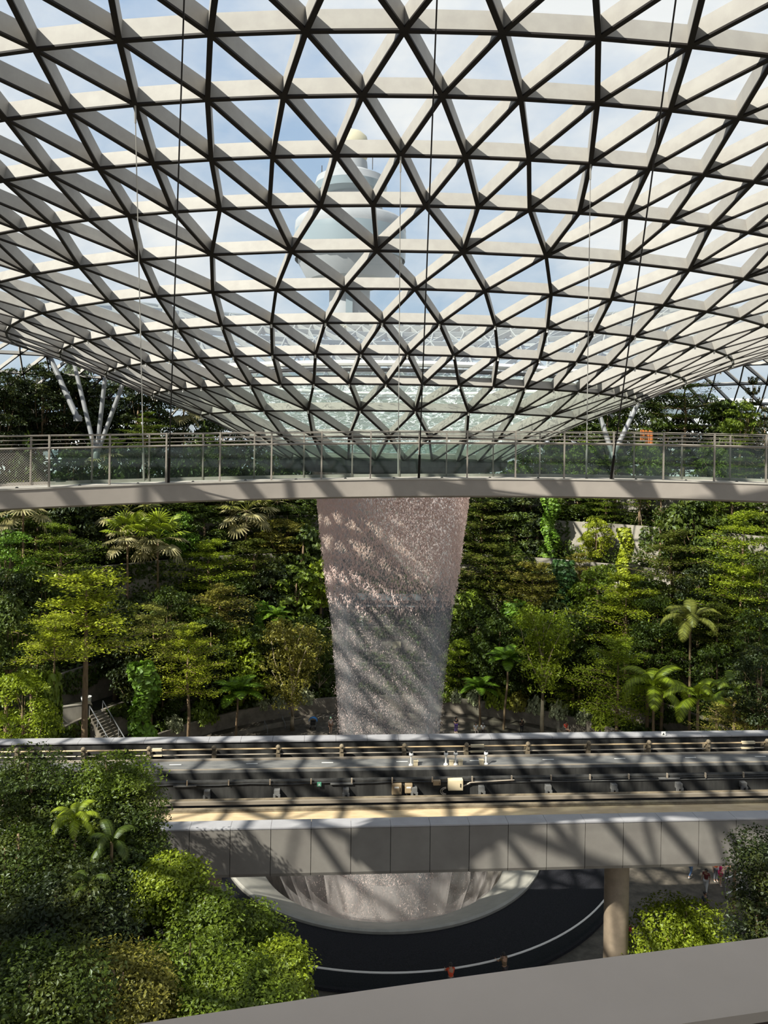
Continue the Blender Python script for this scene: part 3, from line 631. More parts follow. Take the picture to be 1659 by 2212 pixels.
def layered(H=10., R=3.0, z0=.35, tiers=6, nl=3600, leaf=.30, slim=1.0, trunk='bark', up=.12):
    """tree with flat tiers of small leaves"""
    mb = MB(); mb.tube([(0, 0, -.3), (RNG.normal(0, .06), RNG.normal(0, .06), H * .35), (RNG.normal(0, .1), 0, H * .7), (0, 0, H * .97)], [.17, .14, .10, .03], 8)
    L = LeafBag(); per = nl // tiers; bm = MB()
    for k in range(tiers):
        f = k / max(1, tiers - 1); z = H * (z0 + (0.98 - z0) * f); prof = math.sin(PI * (.28 + .62 * f)) * slim if tiers > 4 else 1 - .5 * f
        Rk = R * max(.28, prof) * (.82 + .36 * RNG.random()); nb = int(RNG.integers(5, 8)); a0 = RNG.random() * 6
        cent = []
        for b in range(nb):
            a = a0 + 2 * PI * b / nb + RNG.normal(0, .25); rb = Rk * (.7 + .4 * RNG.random()); zz = z + RNG.normal(0, .3) * H / 10
            tip = (rb * math.cos(a), rb * math.sin(a), zz + rb * up); limb(bm, (0, 0, z - .45), tip, .05, .012, .05)
            for s in np.linspace(.3, 1, 5):
                cent.append((tip[0] * s + RNG.normal(0, .22), tip[1] * s + RNG.normal(0, .22), z - .2 + (tip[2] - z + .2) * s + RNG.normal(0, .07), (.34 + .42 * (1 - abs(s - .65))) * Rk / 3 + .2))
        cent = np.array(cent); idx = RNG.integers(0, len(cent), per); c = cent[idx]; dx, dy = disc(per, 1.0)
        C = np.stack([c[:, 0] + dx * c[:, 3] * 1.15, c[:, 1] + dy * c[:, 3] * 1.15, c[:, 2] + RNG.normal(0, .11, per) - .12 * (dx * dx + dy * dy)], 1)
        L.add(*leaves(C, leaf, np.tile([0, 0, 1.0], (per, 1)), .5))
    return [('trunk', MAKE(mb, 'trunk', trunk)), ('branches', MAKE(bm, 'branches', trunk)), ('crown', L.mesh('crown'))], H, 2 * R
def MAKE(mb, name, mat):
    me = bpy.data.meshes.new(name); me.from_pydata(mb.v, [], mb.f); me.update(); me.materials.append(MAT[mat]); me.polygons.foreach_set('use_smooth', [True] * len(me.polygons)); return me
def broadleaf(H=9., R=2.6, z0=.3, clumps=46, nl=3800, leaf=.36, mat='leaf', trunk='bark', cr=.85, jit=.7):
    mb = MB(); mb.tube([(0, 0, -.3), (.1, 0, H * .3), (0, .1, H * .62), (0, 0, H * .85)], [.2, .17, .12, .04], 8)
    zc = H * (z0 + 1) / 2; hz = H * (1 - z0) / 2; L = LeafBag(); per = nl // clumps; bm = MB()
    for k in range(clumps):
        d = unit(RNG.normal(0, 1, (1, 3)))[0]; q = .62 + .38 * RNG.random() ** .5
        c = np.array([d[0] * (R - cr * .6) * q, d[1] * (R - cr * .6) * q, zc + d[2] * (hz - cr * .5) * q]); rr_ = cr * (.6 + .7 * RNG.random())
        dd = unit(RNG.normal(0, 1, (per, 3))); dd[:, 2] = np.abs(dd[:, 2]) * .9 - .15
        C = c + dd * rr_ * (.75 + .3 * RNG.random((per, 1))) * np.array([1.15, 1.15, .8])
        L.add(*leaves(C, leaf, dd * .8 + np.array([0, 0, .5]), jit, .55))
        if k % 4 == 0: limb(bm, (0, 0, H * (z0 + .1 * RNG.random())), c, .07, .015)
    return [('trunk', MAKE(mb, 'trunk', trunk)), ('branches', MAKE(bm, 'branches', trunk)), ('crown', L.mesh('crown', mat))], H, 2 * R
def vinetree(H=7., R=.95, nl=2600, leaf=.33):
    mb = MB(); mb.tube([(0, 0, -.3), (.05, 0, H * .5), (0, 0, H * .95)], [.12, .1, .05], 8)
    L = LeafBag(); z = RNG.random(nl) * H * .93 + H * .06; a = RNG.random(nl) * 2 * PI; wob = .75 + .3 * np.sin(z * 1.9 + a) + .2 * np.sin(z * .8 + 2)
    r = R * wob * (1 - .35 * (z / H) ** 2) * (.75 + .3 * RNG.random(nl)); C = np.stack([r * np.cos(a), r * np.sin(a), z], 1)
    L.add(*leaves(C, leaf, np.stack([np.cos(a), np.sin(a), .35 + 0 * a], 1), .45, .7))
    return [('trunk', MAKE(mb, 'trunk', 'palebark')), ('climbing_leaves', L.mesh('climbing_leaves', 'gleaf'))], H, 2 * R
def vasetree(H=10., R=3.0, nl=3800, leaf=.28, z0=.42):
    mb = MB(); mb.tube([(0, 0, -.3), (.03, 0, H * .25), (0, 0, H * z0)], [.17, .14, .11], 8); L = LeafBag(); pads = []; bm = MB()
    for b in range(11):
        a = 2 * PI * b / 11 + RNG.normal(0, .2); lv = RNG.random(); z1 = H * (z0 + .08 + (.92 - z0) * (.25 + .75 * lv)); rb = R * (1.05 - .75 * lv ** 1.5)
        tip = np.array([rb * math.cos(a), rb * math.sin(a), z1]); b0 = np.array([0, 0, H * (z0 - .04 + .3 * lv * .6)]); limb(bm, b0, tip, .07, .015, .06)
        for s in np.linspace(.4, 1.02, 6): pads.append(np.append(b0 + (tip - b0) * s + RNG.normal(0, .2, 3), .5 + .35 * RNG.random()))
    for k in range(10): 
        a = RNG.random() * 6.3; q = R * .55 * RNG.random(); pads.append(np.array([q * math.cos(a), q * math.sin(a), H * (.82 + .16 * RNG.random()), .65]))
    bm.tube([(0, 0, H * z0), (0, 0, H * .93)], [.1, .02], 6)
    pads = np.array(pads); per = nl; c = pads[RNG.integers(0, len(pads), per)]; dx, dy = disc(per, 1.2)
    C = np.stack([c[:, 0] + dx * c[:, 3], c[:, 1] + dy * c[:, 3], c[:, 2] + RNG.normal(0, .14, per)], 1)
    L.add(*leaves(C, leaf, np.tile([0, 0, 1.0], (per, 1)), .7)); return [('trunk', MAKE(mb, 'trunk', 'palebark')), ('branches', MAKE(bm, 'branches', 'palebark')), ('crown', L.mesh('crown'))], H, 2 * R
def fan_frond():
    mb = MB(); L = 1.5; mb.tube([(0, 0, 0), (L * .5, 0, .22), (L, 0, .18)], [.035, .028, .02], 5); n = 17; Rf = 1.15
    tip = Vector((L, 0, .18)); base = len(mb.v)
    for i in range(n):
        a = math.radians(-118 + 236 * i / (n - 1)); da = math.radians(6.6); rr_ = Rf * (.8 + .2 * math.cos(a * .6)); dr = -.30 * rr_
        q = lambda an, r, z: tip + Vector((r * math.cos(an), r * math.sin(an), z))
        v = [tip, q(a - da, rr_ * .6, -.02), q(a - da * .25, rr_, dr * .7), q(a + da * .25, rr_, dr * .7), q(a + da, rr_ * .6, -.02), q(a, rr_ * .55, .06)]
        mb.add(v, [(0, 1, 5), (1, 2, 5), (2, 3, 5), (3, 4, 5), (4, 0, 5)])
    return MAKE2(mb, 'frond')
def MAKE2(mb, name, mat='leaf'):
    me = bpy.data.meshes.new(name); me.from_pydata(mb.v, [], mb.f); me.update(); me.materials.append(MAT[mat]); return me
def feather_frond(L=3.6, w=.62, n=30, droop=1.25, mat='leaf', wide=.10, hang=.45):
    mb = MB(); pts = []
    for i in range(13):
        t_ = i / 12; a = 1.0 - 1.9 * t_ * droop * .8; pts.append(t_)
    P = [Vector((0, 0, 0))]; 
    for i in range(12):
        a = 1.05 - (i / 11) ** 1.2 * 1.75 * droop; P.append(P[-1] + Vector((math.cos(a), 0, math.sin(a))) * L / 12)
    mb.tube(P, [.045 * (1 - .85 * i / 12) for i in range(13)], 5)
    for i in range(n):
        s = .12 + .87 * i / (n - 1); k = min(11, int(s * 12)); f_ = s * 12 - k; p = P[k] * (1 - f_) + P[k + 1] * f_; d = (P[k + 1] - P[k]).normalized()
        ln = w * math.sin(PI * min(1, .14 + s * .86)) ** .7 * 1.25
        for sg in (1, -1):
            tip = p + Vector((0, sg * ln * .85, 0)) + d * ln * .5 + Vector((0, 0, -hang * ln)); m_ = p * .5 + tip * .5 + Vector((0, 0, .08 * ln)); q = d * wide * .5
            mb.add([p - q, p + q, m_ + q * 1.2, tip, m_ - q * 1.2], [(0, 1, 2, 4), (4, 2, 3)])
    return MAKE2(mb, 'frond', mat)
def palm(kind, H, nf, tr=.13):
    mb = MB(); lean = RNG.normal(0, .15, 2)
    mb.tube([(0, 0, -.3), (lean[0] * .3, lean[1] * .3, H * .3), (lean[0], lean[1], H * .66), (lean[0], lean[1], H)], [tr * 1.25, tr, tr * .9, tr * .85], 9)
    parts = [('trunk', MAKE(mb, 'trunk', 'bark'), None, None, None)]
    for i in range(nf):
        f = (i + .5) / nf; az = i * 2.399 + RNG.normal(0, .12)
        if kind == 'fan': el = 1.15 - 2.05 * f
        elif kind == 'feather': el = .45 - 1.25 * f
        else: el = .30 - .9 * f
        parts.append(('frond', FR[kind], (lean[0], lean[1], H - .12 * f), (0, -el, az), f))
    return parts, H + (1.2 if kind == 'fan' else 1.4), {'fan': 4.6, 'feather': 5.4, 'fern': 5.0}[kind]
FR = {'fan': fan_frond(), 'feather': feather_frond(), 'fern': feather_frond(2.6, .62, 34, .85, 'leaf', .11, .12)}
def conifer(H=8., tiers=9):
    mb = MB(); mb.tube([(0, 0, -.3), (0, 0, H)], [.14, .03], 8); L = LeafBag()
    for k in range(tiers):
        f = k / (tiers - 1); z = H * (.25 + .72 * f); R = 2.1 * (1 - f * .78)
        for b in range(7):
            a = b * 2 * PI / 7 + k * .5; tip = np.array([R * math.cos(a), R * math.sin(a), z + .35]); mid = np.array([R * .6 * math.cos(a), R * .6 * math.sin(a), z - .08]); mb.tube([(0, 0, z), mid, tip], [.035, .03, .02], 5)
            n = 46; s = RNG.random(n)[:, None]; C = np.where(s < .5, np.array([0, 0, z]) + (mid - np.array([0, 0, z])) * s * 2, mid + (tip - mid) * (s - .5) * 2) + RNG.normal(0, .05, (n, 3))
            L.add(*leaves(C, .24, np.tile([0, 0, 1.], (n, 1)), .9, .3))
    return [('trunk', MAKE(mb, 'trunk', 'bark')), ('needles', L.mesh('needles'))], H, 4.2
def bush(R=1.5, H=1.8, nl=1500, leaf=.26, mat='leaf'):
    mb = MB(); L = LeafBag()
    for k in range(6): limb(mb, (0, 0, -.15), (RNG.normal(0, R * .35), RNG.normal(0, R * .35), H * .7), .04, .012)
    d = unit(RNG.normal(0, 1, (nl, 3))); d[:, 2] = np.abs(d[:, 2]); bump = 1 + .22 * np.sin(d[:, 0] * 7 + 1) * np.cos(d[:, 1] * 6)
    C = d * np.array([R, R, H]) * (bump * (.72 + .3 * RNG.random(nl)))[:, None]; L.add(*leaves(C, leaf, d + np.array([0, 0, .4]), .6, .6))
    return [('stems', MAKE(mb, 'stems', 'bark')), ('foliage', L.mesh('foliage', mat))], H * 1.1, 2 * R
def bigcrown(H, R, hz, clumps=120, nl=15000, leaf=.17, cr=.75, flat=.26):
    """dense fine-leaved crown close to the viewer, on a tall trunk"""
    mb = MB(); zc = H - hz; mb.tube([(0, 0, -.3), (.15, 0, H * .4), (0, .1, zc), (0, 0, H - .6)], [.24, .2, .14, .04], 8); L = LeafBag(); per = nl // clumps
    for k in range(clumps):
        d = unit(RNG.normal(0, 1, (1, 3)))[0]
        if d[2] < -.55: d[2] *= -1
        q = .45 + .6 * RNG.random() ** .6; c = np.array([d[0] * (R - cr * .5) * q, d[1] * (R - cr * .5) * q, zc + d[2] * (hz - cr * .5) * q]); s = cr * (.7 + .6 * RNG.random())
        dd = unit(RNG.normal(0, 1, (per, 3))); dd[:, 2] = np.abs(dd[:, 2]) - .1
        C = c + dd * s * np.array([1.5, 1.5, flat]) * (.8 + .25 * RNG.random((per, 1))); L.add(*leaves(C, leaf, dd * .5 + np.array([0, 0, .8]), .55, .55))
        if k % 6 == 0: limb(mb, (0, 0, zc - hz * .5), c, .09, .02)
    return [('trunk', MAKE(mb, 'trunk', 'bark')), ('crown', L.mesh('crown'))], H, 2 * R

PROTO = {
 'layA': layered(10, 3.0, .22, 6, 7600, .21), 'layB': layered(10, 3.1, .42, 6, 6800, .21), 'layC': layered(10, 2.6, .60, 4, 5800, .19), 'layD': layered(9, 3.4, .12, 6, 9600, .20),
 'layE': layered(10, 2.7, .30, 6, 7600, .2, .9), 'broA': broadleaf(nl=6200, leaf=.27), 'broB': broadleaf(9, 2.3, .42, 36, 5000, .31, 'gleaf'), 'broC': broadleaf(10, 3.0, .12, 64, 8600, .25), 'broD': broadleaf(8, 2.0, .2, 30, 1900, .52, 'gleaf', cr=.8),
 'vinA': vinetree(), 'vinB': vinetree(7, .8, 2000, .3), 'vasA': vasetree(nl=6200, leaf=.21), 'vasB': vasetree(10, 2.7, 5300, .2, .36), 'con': conifer(), 'bush': bush(), 'bushB': bush(1.4, 1.2, 900, .34, 'gleaf'),
 'sap': layered(6, 1.2, .55, 4, 900, .24),
 'fan': palm('fan', 8, 17), 'fanB': palm('fan', 8, 15), 'fea': palm('feather', 6, 11), 'feaB': palm('feather', 6, 7), 'fern': palm('fern', 2.2, 15, .12), 'fernB': palm('fern', 2.2, 12, .12),
}
NAMES = {'lay': 'layered_tree', 'bro': 'broadleaf_tree', 'vin': 'vine_clad_tree', 'vas': 'spreading_tree', 'con': 'tiered_conifer', 'bus': 'shrub', 'sap': 'sapling', 'fan': 'fan_palm', 'fea': 'feather_palm', 'fer': 'tree_fern', 'big': 'leafy_tree'}
CATS = {'lay': 'tree', 'bro': 'tree', 'vin': 'tree', 'vas': 'tree', 'con': 'tree', 'bus': 'shrub', 'sap': 'tree', 'fan': 'palm', 'fea': 'palm', 'fer': 'fern', 'big': 'tree'}
USED = set()
ASP = {'layA': .8, 'layB': .66, 'layC': .6, 'layD': .86, 'layE': .95, 'broA': 1.2, 'broB': 1.25, 'broC': 1.25, 'broD': 1.4, 'vasA': .9, 'vasB': .95}
def zext(me):
    c = np.empty(len(me.vertices) * 3); me.vertices.foreach_get('co', c); z = c[2::3]; return np.percentile(z, 1), np.percentile(z, 99.5)
def plant(key, p, H, W, label, color, group=None, rz=None, old=None, crown=None):
    parts, h0, w0 = PROTO[key]; kk = key[:3]
    r = bpy.data.objects.new(NAMES[kk], None); col.objects.link(r); r.location = p; r.rotation_euler = (0, 0, RNG.random() * 6.28 if rz is None else rz)
    sw = (W / w0) if W else H / h0; r.empty_display_size = .3
    asp = ASP.get(key) if W else None
    if asp:
        ch = min(crown or asp * W, H * .97); zl, zh = zext(parts[-1][1]); sz = ch / ((zh - zl) * sw); dz = H / sw - zh * sz
    elif kk in ('fan', 'fea', 'fer'): sw = sw
    pal = kk in ('fan', 'fea', 'fer')
    r.scale = (sw, sw, sw) if (asp or pal) else (sw, sw, H / h0)
    tag(r, label, CATS[kk], group)
    for pt in parts:
        o = bpy.data.objects.new(pt[0], pt[1]); col.objects.link(o); o.parent = r; c = color
        if asp:
            if pt[0] == 'trunk':
                zt_ = zext(pt[1])[1]; tgt = (H / sw - ch / sw * (1 if kk == 'vas' else .25)) if kk != 'vas' else dz + .42 * h0 * sz
                o.scale = (1, 1, tgt / zt_)
            else: o.scale = (1, 1, sz); o.location = (0, 0, dz)
        if pal:
            k_ = (H / sw - (h0 - PALM_TOP[kk])) / PALM_TOP[kk]
            if pt[0] == 'trunk': o.scale = (1 / max(.75, sw), 1 / max(.75, sw), k_)
            else:
                o.location = (pt[2][0] / max(.75, sw), pt[2][1] / max(.75, sw), pt[2][2] - PALM_TOP[kk] + PALM_TOP[kk] * k_); o.rotation_euler = pt[3]
            if key.startswith('fan') and len(pt) > 4 and pt[4] is not None and pt[4] > .55: c = old or (.40, .35, .17)
        o.color = rgba(c)
    if label in USED: print('DUPLICATE LABEL', label)
    USED.add(label); return r
PALM_TOP = {'fan': 8.0, 'fea': 6.0, 'fer': 2.2}
def stakes(r, h=2.2):
    for k in range(3):
        a = k * 2.1 + .4; mb = MB(); s = r.scale; mb.tube([(.9 * math.cos(a) / s[0], .9 * math.sin(a) / s[1], -.1 / s[2]), (.04 / s[0], 0, h / s[2])], .035 / s[0], 6)
        o = mb.build('stake', 'palebark'); o.parent = r
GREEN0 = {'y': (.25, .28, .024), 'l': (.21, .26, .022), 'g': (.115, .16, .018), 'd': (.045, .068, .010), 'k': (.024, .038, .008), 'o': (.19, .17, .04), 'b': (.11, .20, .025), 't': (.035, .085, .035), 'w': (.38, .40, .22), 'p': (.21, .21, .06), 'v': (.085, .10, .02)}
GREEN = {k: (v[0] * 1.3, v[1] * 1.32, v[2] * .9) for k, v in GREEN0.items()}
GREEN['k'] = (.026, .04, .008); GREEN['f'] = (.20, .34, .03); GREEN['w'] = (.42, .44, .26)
def tree(key, px, pyt, W, t, c, label, push=.5, pyb=None, group=None, st=False):
    """px, pyt: crown centre and top in the photograph; W: width there; t: which terrace it grows on"""
    rho = TER[t][0] + .6 + push * (TER[t + 1][0] - TER[t][0] - .9) if t >= 0 else 24.6 + push
    p = onring(px, pyt + 60, rho); p.z = TER[t][1] - .05 if t >= 0 else 0
    ztop = at(px, pyt, p.y).z; H = max(.8, ztop - p.z); Wm = W / F * p.y if W else None
    r = plant(key, p, H, Wm, label, GREEN[c], group)
    if st: stakes(r)
    return r
# ------------------------------------------------------------------ left bank, back to front
LEFT = [
 # key, px, top, width, terrace, colour, label, push
 ('fan', 52, 1062, 120, 5, 'p', 'fan palm at the far left with its bare trunk just under the footbridge', .5),
 ('fan', 270, 1072, 130, 5, 'p', 'large fan palm rising behind the two slender fan palms left of the waterfall', .7),
 ('fan', 277, 1128, 105, 4, 'l', 'left of the two slender fan palms standing side by side with bare trunks', .4),
 ('fan', 342, 1130, 120, 4, 'l', 'right of the two slender fan palms standing side by side with bare trunks', .4),
 ('fan', 530, 1068, 118, 5, 'p', 'fan palm with long bare trunk midway between palm pair and waterfall', .3),
 ('fanB', 478, 1060, 80, 6, 'p', 'small fan palm half hidden by the footbridge, left of the bare-trunk fan palm', .5),
 ('fanB', 598, 1056, 90, 6, 'p', 'fan palm with drooping pale fans nearest the waterfall on its left', .3),
 ('broB', 118, 1062, 120, 6, 'd', 'dark broadleaf tree under the footbridge beside the far left fan palm', .4),
 ('broA', 200, 1062, 130, 6, 'k', 'very dark broadleaf tree between the far left palm and the large fan palm', .5),
 ('broC', 410, 1066, 130, 6, 'd', 'dark broadleaf tree right behind the right slender fan palm', .5),
 ('broB', 668, 1066, 70, 6, 'd', 'dark glossy tree touching the left edge of the waterfall near its top', .2),
 ('broA', 560, 1080, 110, 6, 'k', 'shadowy broadleaf tree behind the long-trunk fan palm', .8),
 ('broA', 330, 1075, 110, 6, 'k', 'shadowy broadleaf tree between and behind the palm pair', .8),
 ('broC', 22, 1148, 100, 4, 'b', 'bright green round-topped tree at the left edge below the fan palm', .3),
 ('layD', 128, 1130, 145, 4, 'g', 'deep green tiered tree left of the slender palm pair', .3),
 ('broA', 385, 1108, 70, 5, 'b', 'yellow green leafy top peeping behind the right slender palm', .3),
 ('layD', 452, 1168, 140, 4, 'l', 'bright tiered tree right of the slender palm pair', .3),
 ('layE', 548, 1165, 120, 4, 'v', 'dark flat-tiered tree under the long-trunk fan palm', .3),
 ('broC', 606, 1122, 105, 5, 'o', 'olive yellow rounded tree below the drooping pale fan palm', .3),
 ('broD', 655, 1140, 70, 4, 'd', 'dark large-leaved tree close to the waterfall edge on the left', .6),
 ('broD', 640, 1228, 85, 3, 'g', 'tree with clusters of shiny big leaves left of the waterfall', .3),
 ('broD', 692, 1205, 60, 3, 'l', 'big-leaved tree leaning into the left edge of the waterfall', .5),
 ('broA', 62, 1225, 100, 3, 'd', 'dark leafy tree below the bright round-topped tree at left edge', .6),
 ('broC', 235, 1295, 100, 3, 'd', 'dark leafy tree under the palm pair behind the yellow-tiered tree', .6),
 ('broA', 390, 1285, 90, 3, 'k', 'shaded leafy tree under the right slender palm', .7),
 ('layB', 475, 1265, 145, 2, 'o', 'olive flat-tiered tree with a forked trunk left of the waterfall', .5),
 ('vinA', 420, 1306, 80, 2, 'g', 'column of dark ivy beside the forked-trunk tree', .5),
 ('vinA', 560, 1300, 40, 2, 'b', 'narrow column of bright climbing leaves left of the big-leaved trees', .5),
 ('fern', 606, 1312, 75, 2, 'f', 'bright tree fern above the brownish spreading tree', .03),
 ('layC', 186, 1236, 215, -1, 'y', 'tall yellow green tiered tree whose bare trunk stands beside the stairs', .3),
 ('layC', 118, 1330, 125, -1, 'y', 'shorter yellow green tiered tree left of the tall one by the stairs', .8),
 ('layD', 330, 1305, 115, 1, 'p', 'pale olive tiered tree between the stairs tree and the ivy column', .5),
 ('broA', 250, 1300, 100, 2, 'k', 'very dark tree behind the stairs', .6),
 ('broB', 18, 1290, 95, 1, 'd', 'thin-trunk dark tree at the left edge above the bushes', .3),
 ('layD', 408, 1352, 135, -1, 'y', 'yellow green tiered tree with thin trunk rising from the plaza left of the tree fern', 1.0),
 ('broA', 520, 1362, 115, 1, 'l', 'leafy green tree right of the thin-trunk tiered tree', .6),
 ('broB', 575, 1400, 70, 1, 'k', 'dark bushy tree behind the brownish spreading tree', .8),
 ('vasA', 634, 1340, 150, -1, 'o', 'brownish green spreading tree with pale trunk nearest the waterfall on its left', .7),
 ('fern', 510, 1462, 118, -1, 'f', 'large bright tree fern by the low wall left of the waterfall', 1.4),
 ('vinA', 312, 1432, 78, -1, 'b', 'leafy green column at the right side of the stairs', .9),
 ('broC', 48, 1452, 130, -1, 'l', 'bright mixed bush mass at the left edge above the guideway', -2.5),
 ('vinB', 108, 1450, 55, -1, 'g', 'leafy column between the left edge bushes and the stairs', -1.0),
 ('broD', 12, 1375, 80, 1, 'g', 'big-leaved tree behind the left edge bushes', .5),
 ('vasB', 690, 1400, 60, 1, 'd', 'dark small tree squeezed between spreading tree and waterfall', .6),
 ('broA', 460, 1395, 80, 1, 'k', 'shadowy tree behind the thin-trunk tiered tree', .6),
]
RIGHT = [
 ('broC', 1050, 1058, 120, 6, 'd', 'dark tree under the footbridge touching the right side of the waterfall', .4),
 ('broB', 1130, 1060, 95, 6, 'k', 'very dark glossy tree next to the bright vine column at upper right', .4),
 ('vinA', 1188, 1072, 48, 5, 'b', 'bright vine-covered column right of the waterfall below the footbridge', .3),
 ('broA', 1245, 1060, 90, 6, 'd', 'dark tree behind the bright vine column', .7),
 ('layE', 1310, 1062, 90, 6, 'g', 'small tiered tree on the upper wall left of the staked sapling', .4),
 ('sap', 1382, 1050, 46, 6, 'g', 'staked sapling on the upper concrete wall under the footbridge', .1, True),
 ('sap', 1428, 1040, 40, 5, 'd', 'thin-stemmed sapling with tripod stakes before the concrete wall', .3, True),
 ('broB', 1500, 1068, 120, 5, 'd', 'dark glossy tree on the upper terrace left of the tiered right edge tree', .5),
 ('broA', 1580, 1062, 110, 6, 'g', 'bright topped tree under the right end of the footbridge', .5),
 ('broA', 1650, 1070, 90, 6, 'd', 'dark tree at the right frame edge under the footbridge', .5),
 ('layA', 1042, 1085, 130, 5, 'v', 'dark tiered tree right beside the top of the waterfall', .2),
 ('broB', 1110, 1108, 80, 5, 'd', 'dark tree right of the tiered tree beside the waterfall top', .5),
 ('broA', 1288, 1118, 58, 5, 'y', 'small sunlit yellow green tree before the concrete wall', .2),
 ('vinB', 1350, 1140, 42, 4, 'y', 'slender yellow green vine-wrapped sapling with stakes', .4, True),
 ('layD', 1452, 1145, 155, 4, 'v', 'wide dark tiered tree in front of the upper concrete walls', .3),
 ('layD', 1608, 1105, 150, 4, 'l', 'bright green tiered tree at the right edge below the footbridge', .3),
 ('layA', 1066, 1178, 145, 4, 'v', 'broad olive dark tree right of the waterfall at mid height', .2),
 ('layE', 1252, 1195, 70, 4, 'o', 'olive brown bush-like tree below the concrete wall', .5),
 ('layB', 1150, 1215, 135, 3, 'o', 'olive tiered tree with visible trunk right of the broad dark tree', .3),
 ('vinA', 1222, 1212, 62, 3, 't', 'bluish green vine-clad tree between olive and bright tiered trees', .5),
 ('broA', 1290, 1225, 90, 3, 'g', 'rounded olive green tree above the bright tiered tree', .5),
 ('layD', 1352, 1238, 170, 2, 'y', 'big sunlit yellow green tiered tree in the middle of the right bank', .6),
 ('broC', 1420, 1290, 95, 2, 'd', 'dark leafy tree behind the arching feather palm', .6),
 ('layD', 1600, 1222, 150, 3, 'l', 'sunlit tiered tree at the right edge above the feather palms', .3),
 ('layE', 1552, 1305, 95, 2, 'v', 'dark tiered tree right of the upper feather palm', .3),
 ('broD', 1008, 1275, 56, 3, 'g', 'glossy big-leaved tree at the right edge of the waterfall', .3),
 ('broA', 1030, 1310, 90, 2, 'd', 'dark leafy tree between the waterfall and the lit vine column', .5),
 ('vinA', 1112, 1300, 62, 2, 'b', 'lit vine-clad column behind the round tree fern', .5),
 ('layE', 992, 1385, 90, 1, 'l', 'flat-tiered tree just right of the lower waterfall', .6),
 ('broA', 1060, 1380, 90, 1, 'd', 'dark tree behind the round tree fern', .7),
 ('fern', 1089, 1396, 98, -1, 'f', 'round bright tree fern right of the waterfall', 1.6),
 ('fernB', 1038, 1462, 88, -1, 'f', 'lower tree fern left of the round bright one', 1.6),
 ('vasA', 1174, 1312, 145, -1, 'l', 'spreading tree with long straight pale trunk on the plaza right of the waterfall', .4),
 ('broA', 1240, 1330, 90, 1, 'd', 'dark leafy tree right of the long-trunk spreading tree', .6),
 ('layD', 1335, 1382, 155, -1, 'l', 'wide bright tiered tree low on the right bank above the guideway', .6),
 ('layC', 1226, 1455, 80, 1, 'l', 'small tiered tree between the spreading tree and the wide tiered tree', .4),
 ('fea', 1492, 1306, 118, 1, 'p', 'feather palm with tall bare pale trunk and arching fronds', .9),
 ('fea', 1414, 1446, 140, -1, 'l', 'large feather palm with drooping pale fronds right of the wide tiered tree', .5),
 ('feaB', 1513, 1470, 140, -1, 'l', 'feather palm with bent fronds and bare trunk low at right', -.5),
 ('feaB', 1580, 1462, 110, -1, 'g', 'feather palm with upright green fronds near the right edge', .3),
 ('broC', 1645, 1395, 110, -1, 'k', 'very dark tall tree at the right frame edge above the guideway', -.3),
 ('layD', 1590, 1505, 120, -1, 'o', 'low olive tiered tree at lower right above the guideway', -1.5),
 ('broA', 1548, 1395, 90, 1, 'd', 'shaded tree behind the bent-frond feather palm', .5),
 ('broA', 1400, 1345, 90, 1, 'd', 'shaded leafy tree left of the tall-trunk feather palm', .7),
]
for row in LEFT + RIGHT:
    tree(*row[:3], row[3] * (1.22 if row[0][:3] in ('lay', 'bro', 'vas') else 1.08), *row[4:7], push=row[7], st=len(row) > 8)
# ------------------------------------------------------------------ top terrace, seen above and through the footbridge
TOP = [
 ('broC', 18, 800, 130, 'k', 'dark tree at the left edge above the footbridge', .35), ('broC', 92, 786, 140, 'k', 'tall dark tree with rounded top, second from the left above the footbridge', .3),
 ('broB', 178, 778, 130, 'k', 'dark tree behind the slanting steel struts at left', .42), ('broC', 300, 812, 150, 'k', 'dark tree mass right of the slanting steel struts', .3),
 ('layD', 315, 890, 90, 'g', 'small lit tiered tree before the dark mass at left of the funnel', .1), ('fanB', 398, 862, 90, 'd', 'shaded fan palm just left of the glass funnel', .25),
 ('bush', 445, 925, 90, 'd', 'dark hedge-like shrub under the left slope of the glass funnel', .1), ('bush', 545, 938, 100, 'k', 'dark shrub under the glass funnel left of centre', .1),
 ('broA', 1228, 905, 110, 'd', 'dark tree under the right slope of the glass funnel', .2), ('broA', 1312, 862, 120, 'd', 'dark tree beside the steel struts right of the funnel', .25), ('vasB', 1395, 858, 120, 'd', 'dark tree with white light showing through right of the struts', .3),
 ('layA', 1478, 806, 150, 'd', 'tall dark layered tree right of the glass funnel', .2), ('broB', 1560, 866, 90, 'd', 'leafy dark tree between tall layered tree and tiered conifer', .25), ('con', 1626, 818, 100, 'k', 'tiered conifer with whorled branches at the right edge', .2),
 ('broA', 1600, 868, 80, 'g', 'green tree in front of the tiered conifer', .1), ('con', 1652, 880, 80, 'k', 'lower dark conifer at the right frame edge', .1), ('broA', 1420, 905, 90, 'd', 'low dark tree in front of the orange screen', .12),
]
for key, px, pyt, W, c, lb, push in TOP: tree(key, px, pyt, W, 7, c, lb, push=push)
TOPLOW = [('bush', 60), ('broA', 160), ('bush', 255), ('fanB', 228), ('broA', 300), ('bush', 400), ('broA', 470), ('broA', 590), ('broA', 1130), ('layD', 1190), ('broA', 1255), ('layD', 1330), ('broA', 1400), ('layD', 1470), ('broA', 1545), ('layD', 1610), ('broA', 640)]
ORD = ['first', 'second', 'third', 'fourth', 'fifth', 'sixth', 'seventh', 'eighth', 'ninth', 'tenth', 'eleventh', 'twelfth', 'thirteenth', 'fourteenth', 'fifteenth']
TOPLOW.sort(key=lambda q: q[1]); li = ri = 0
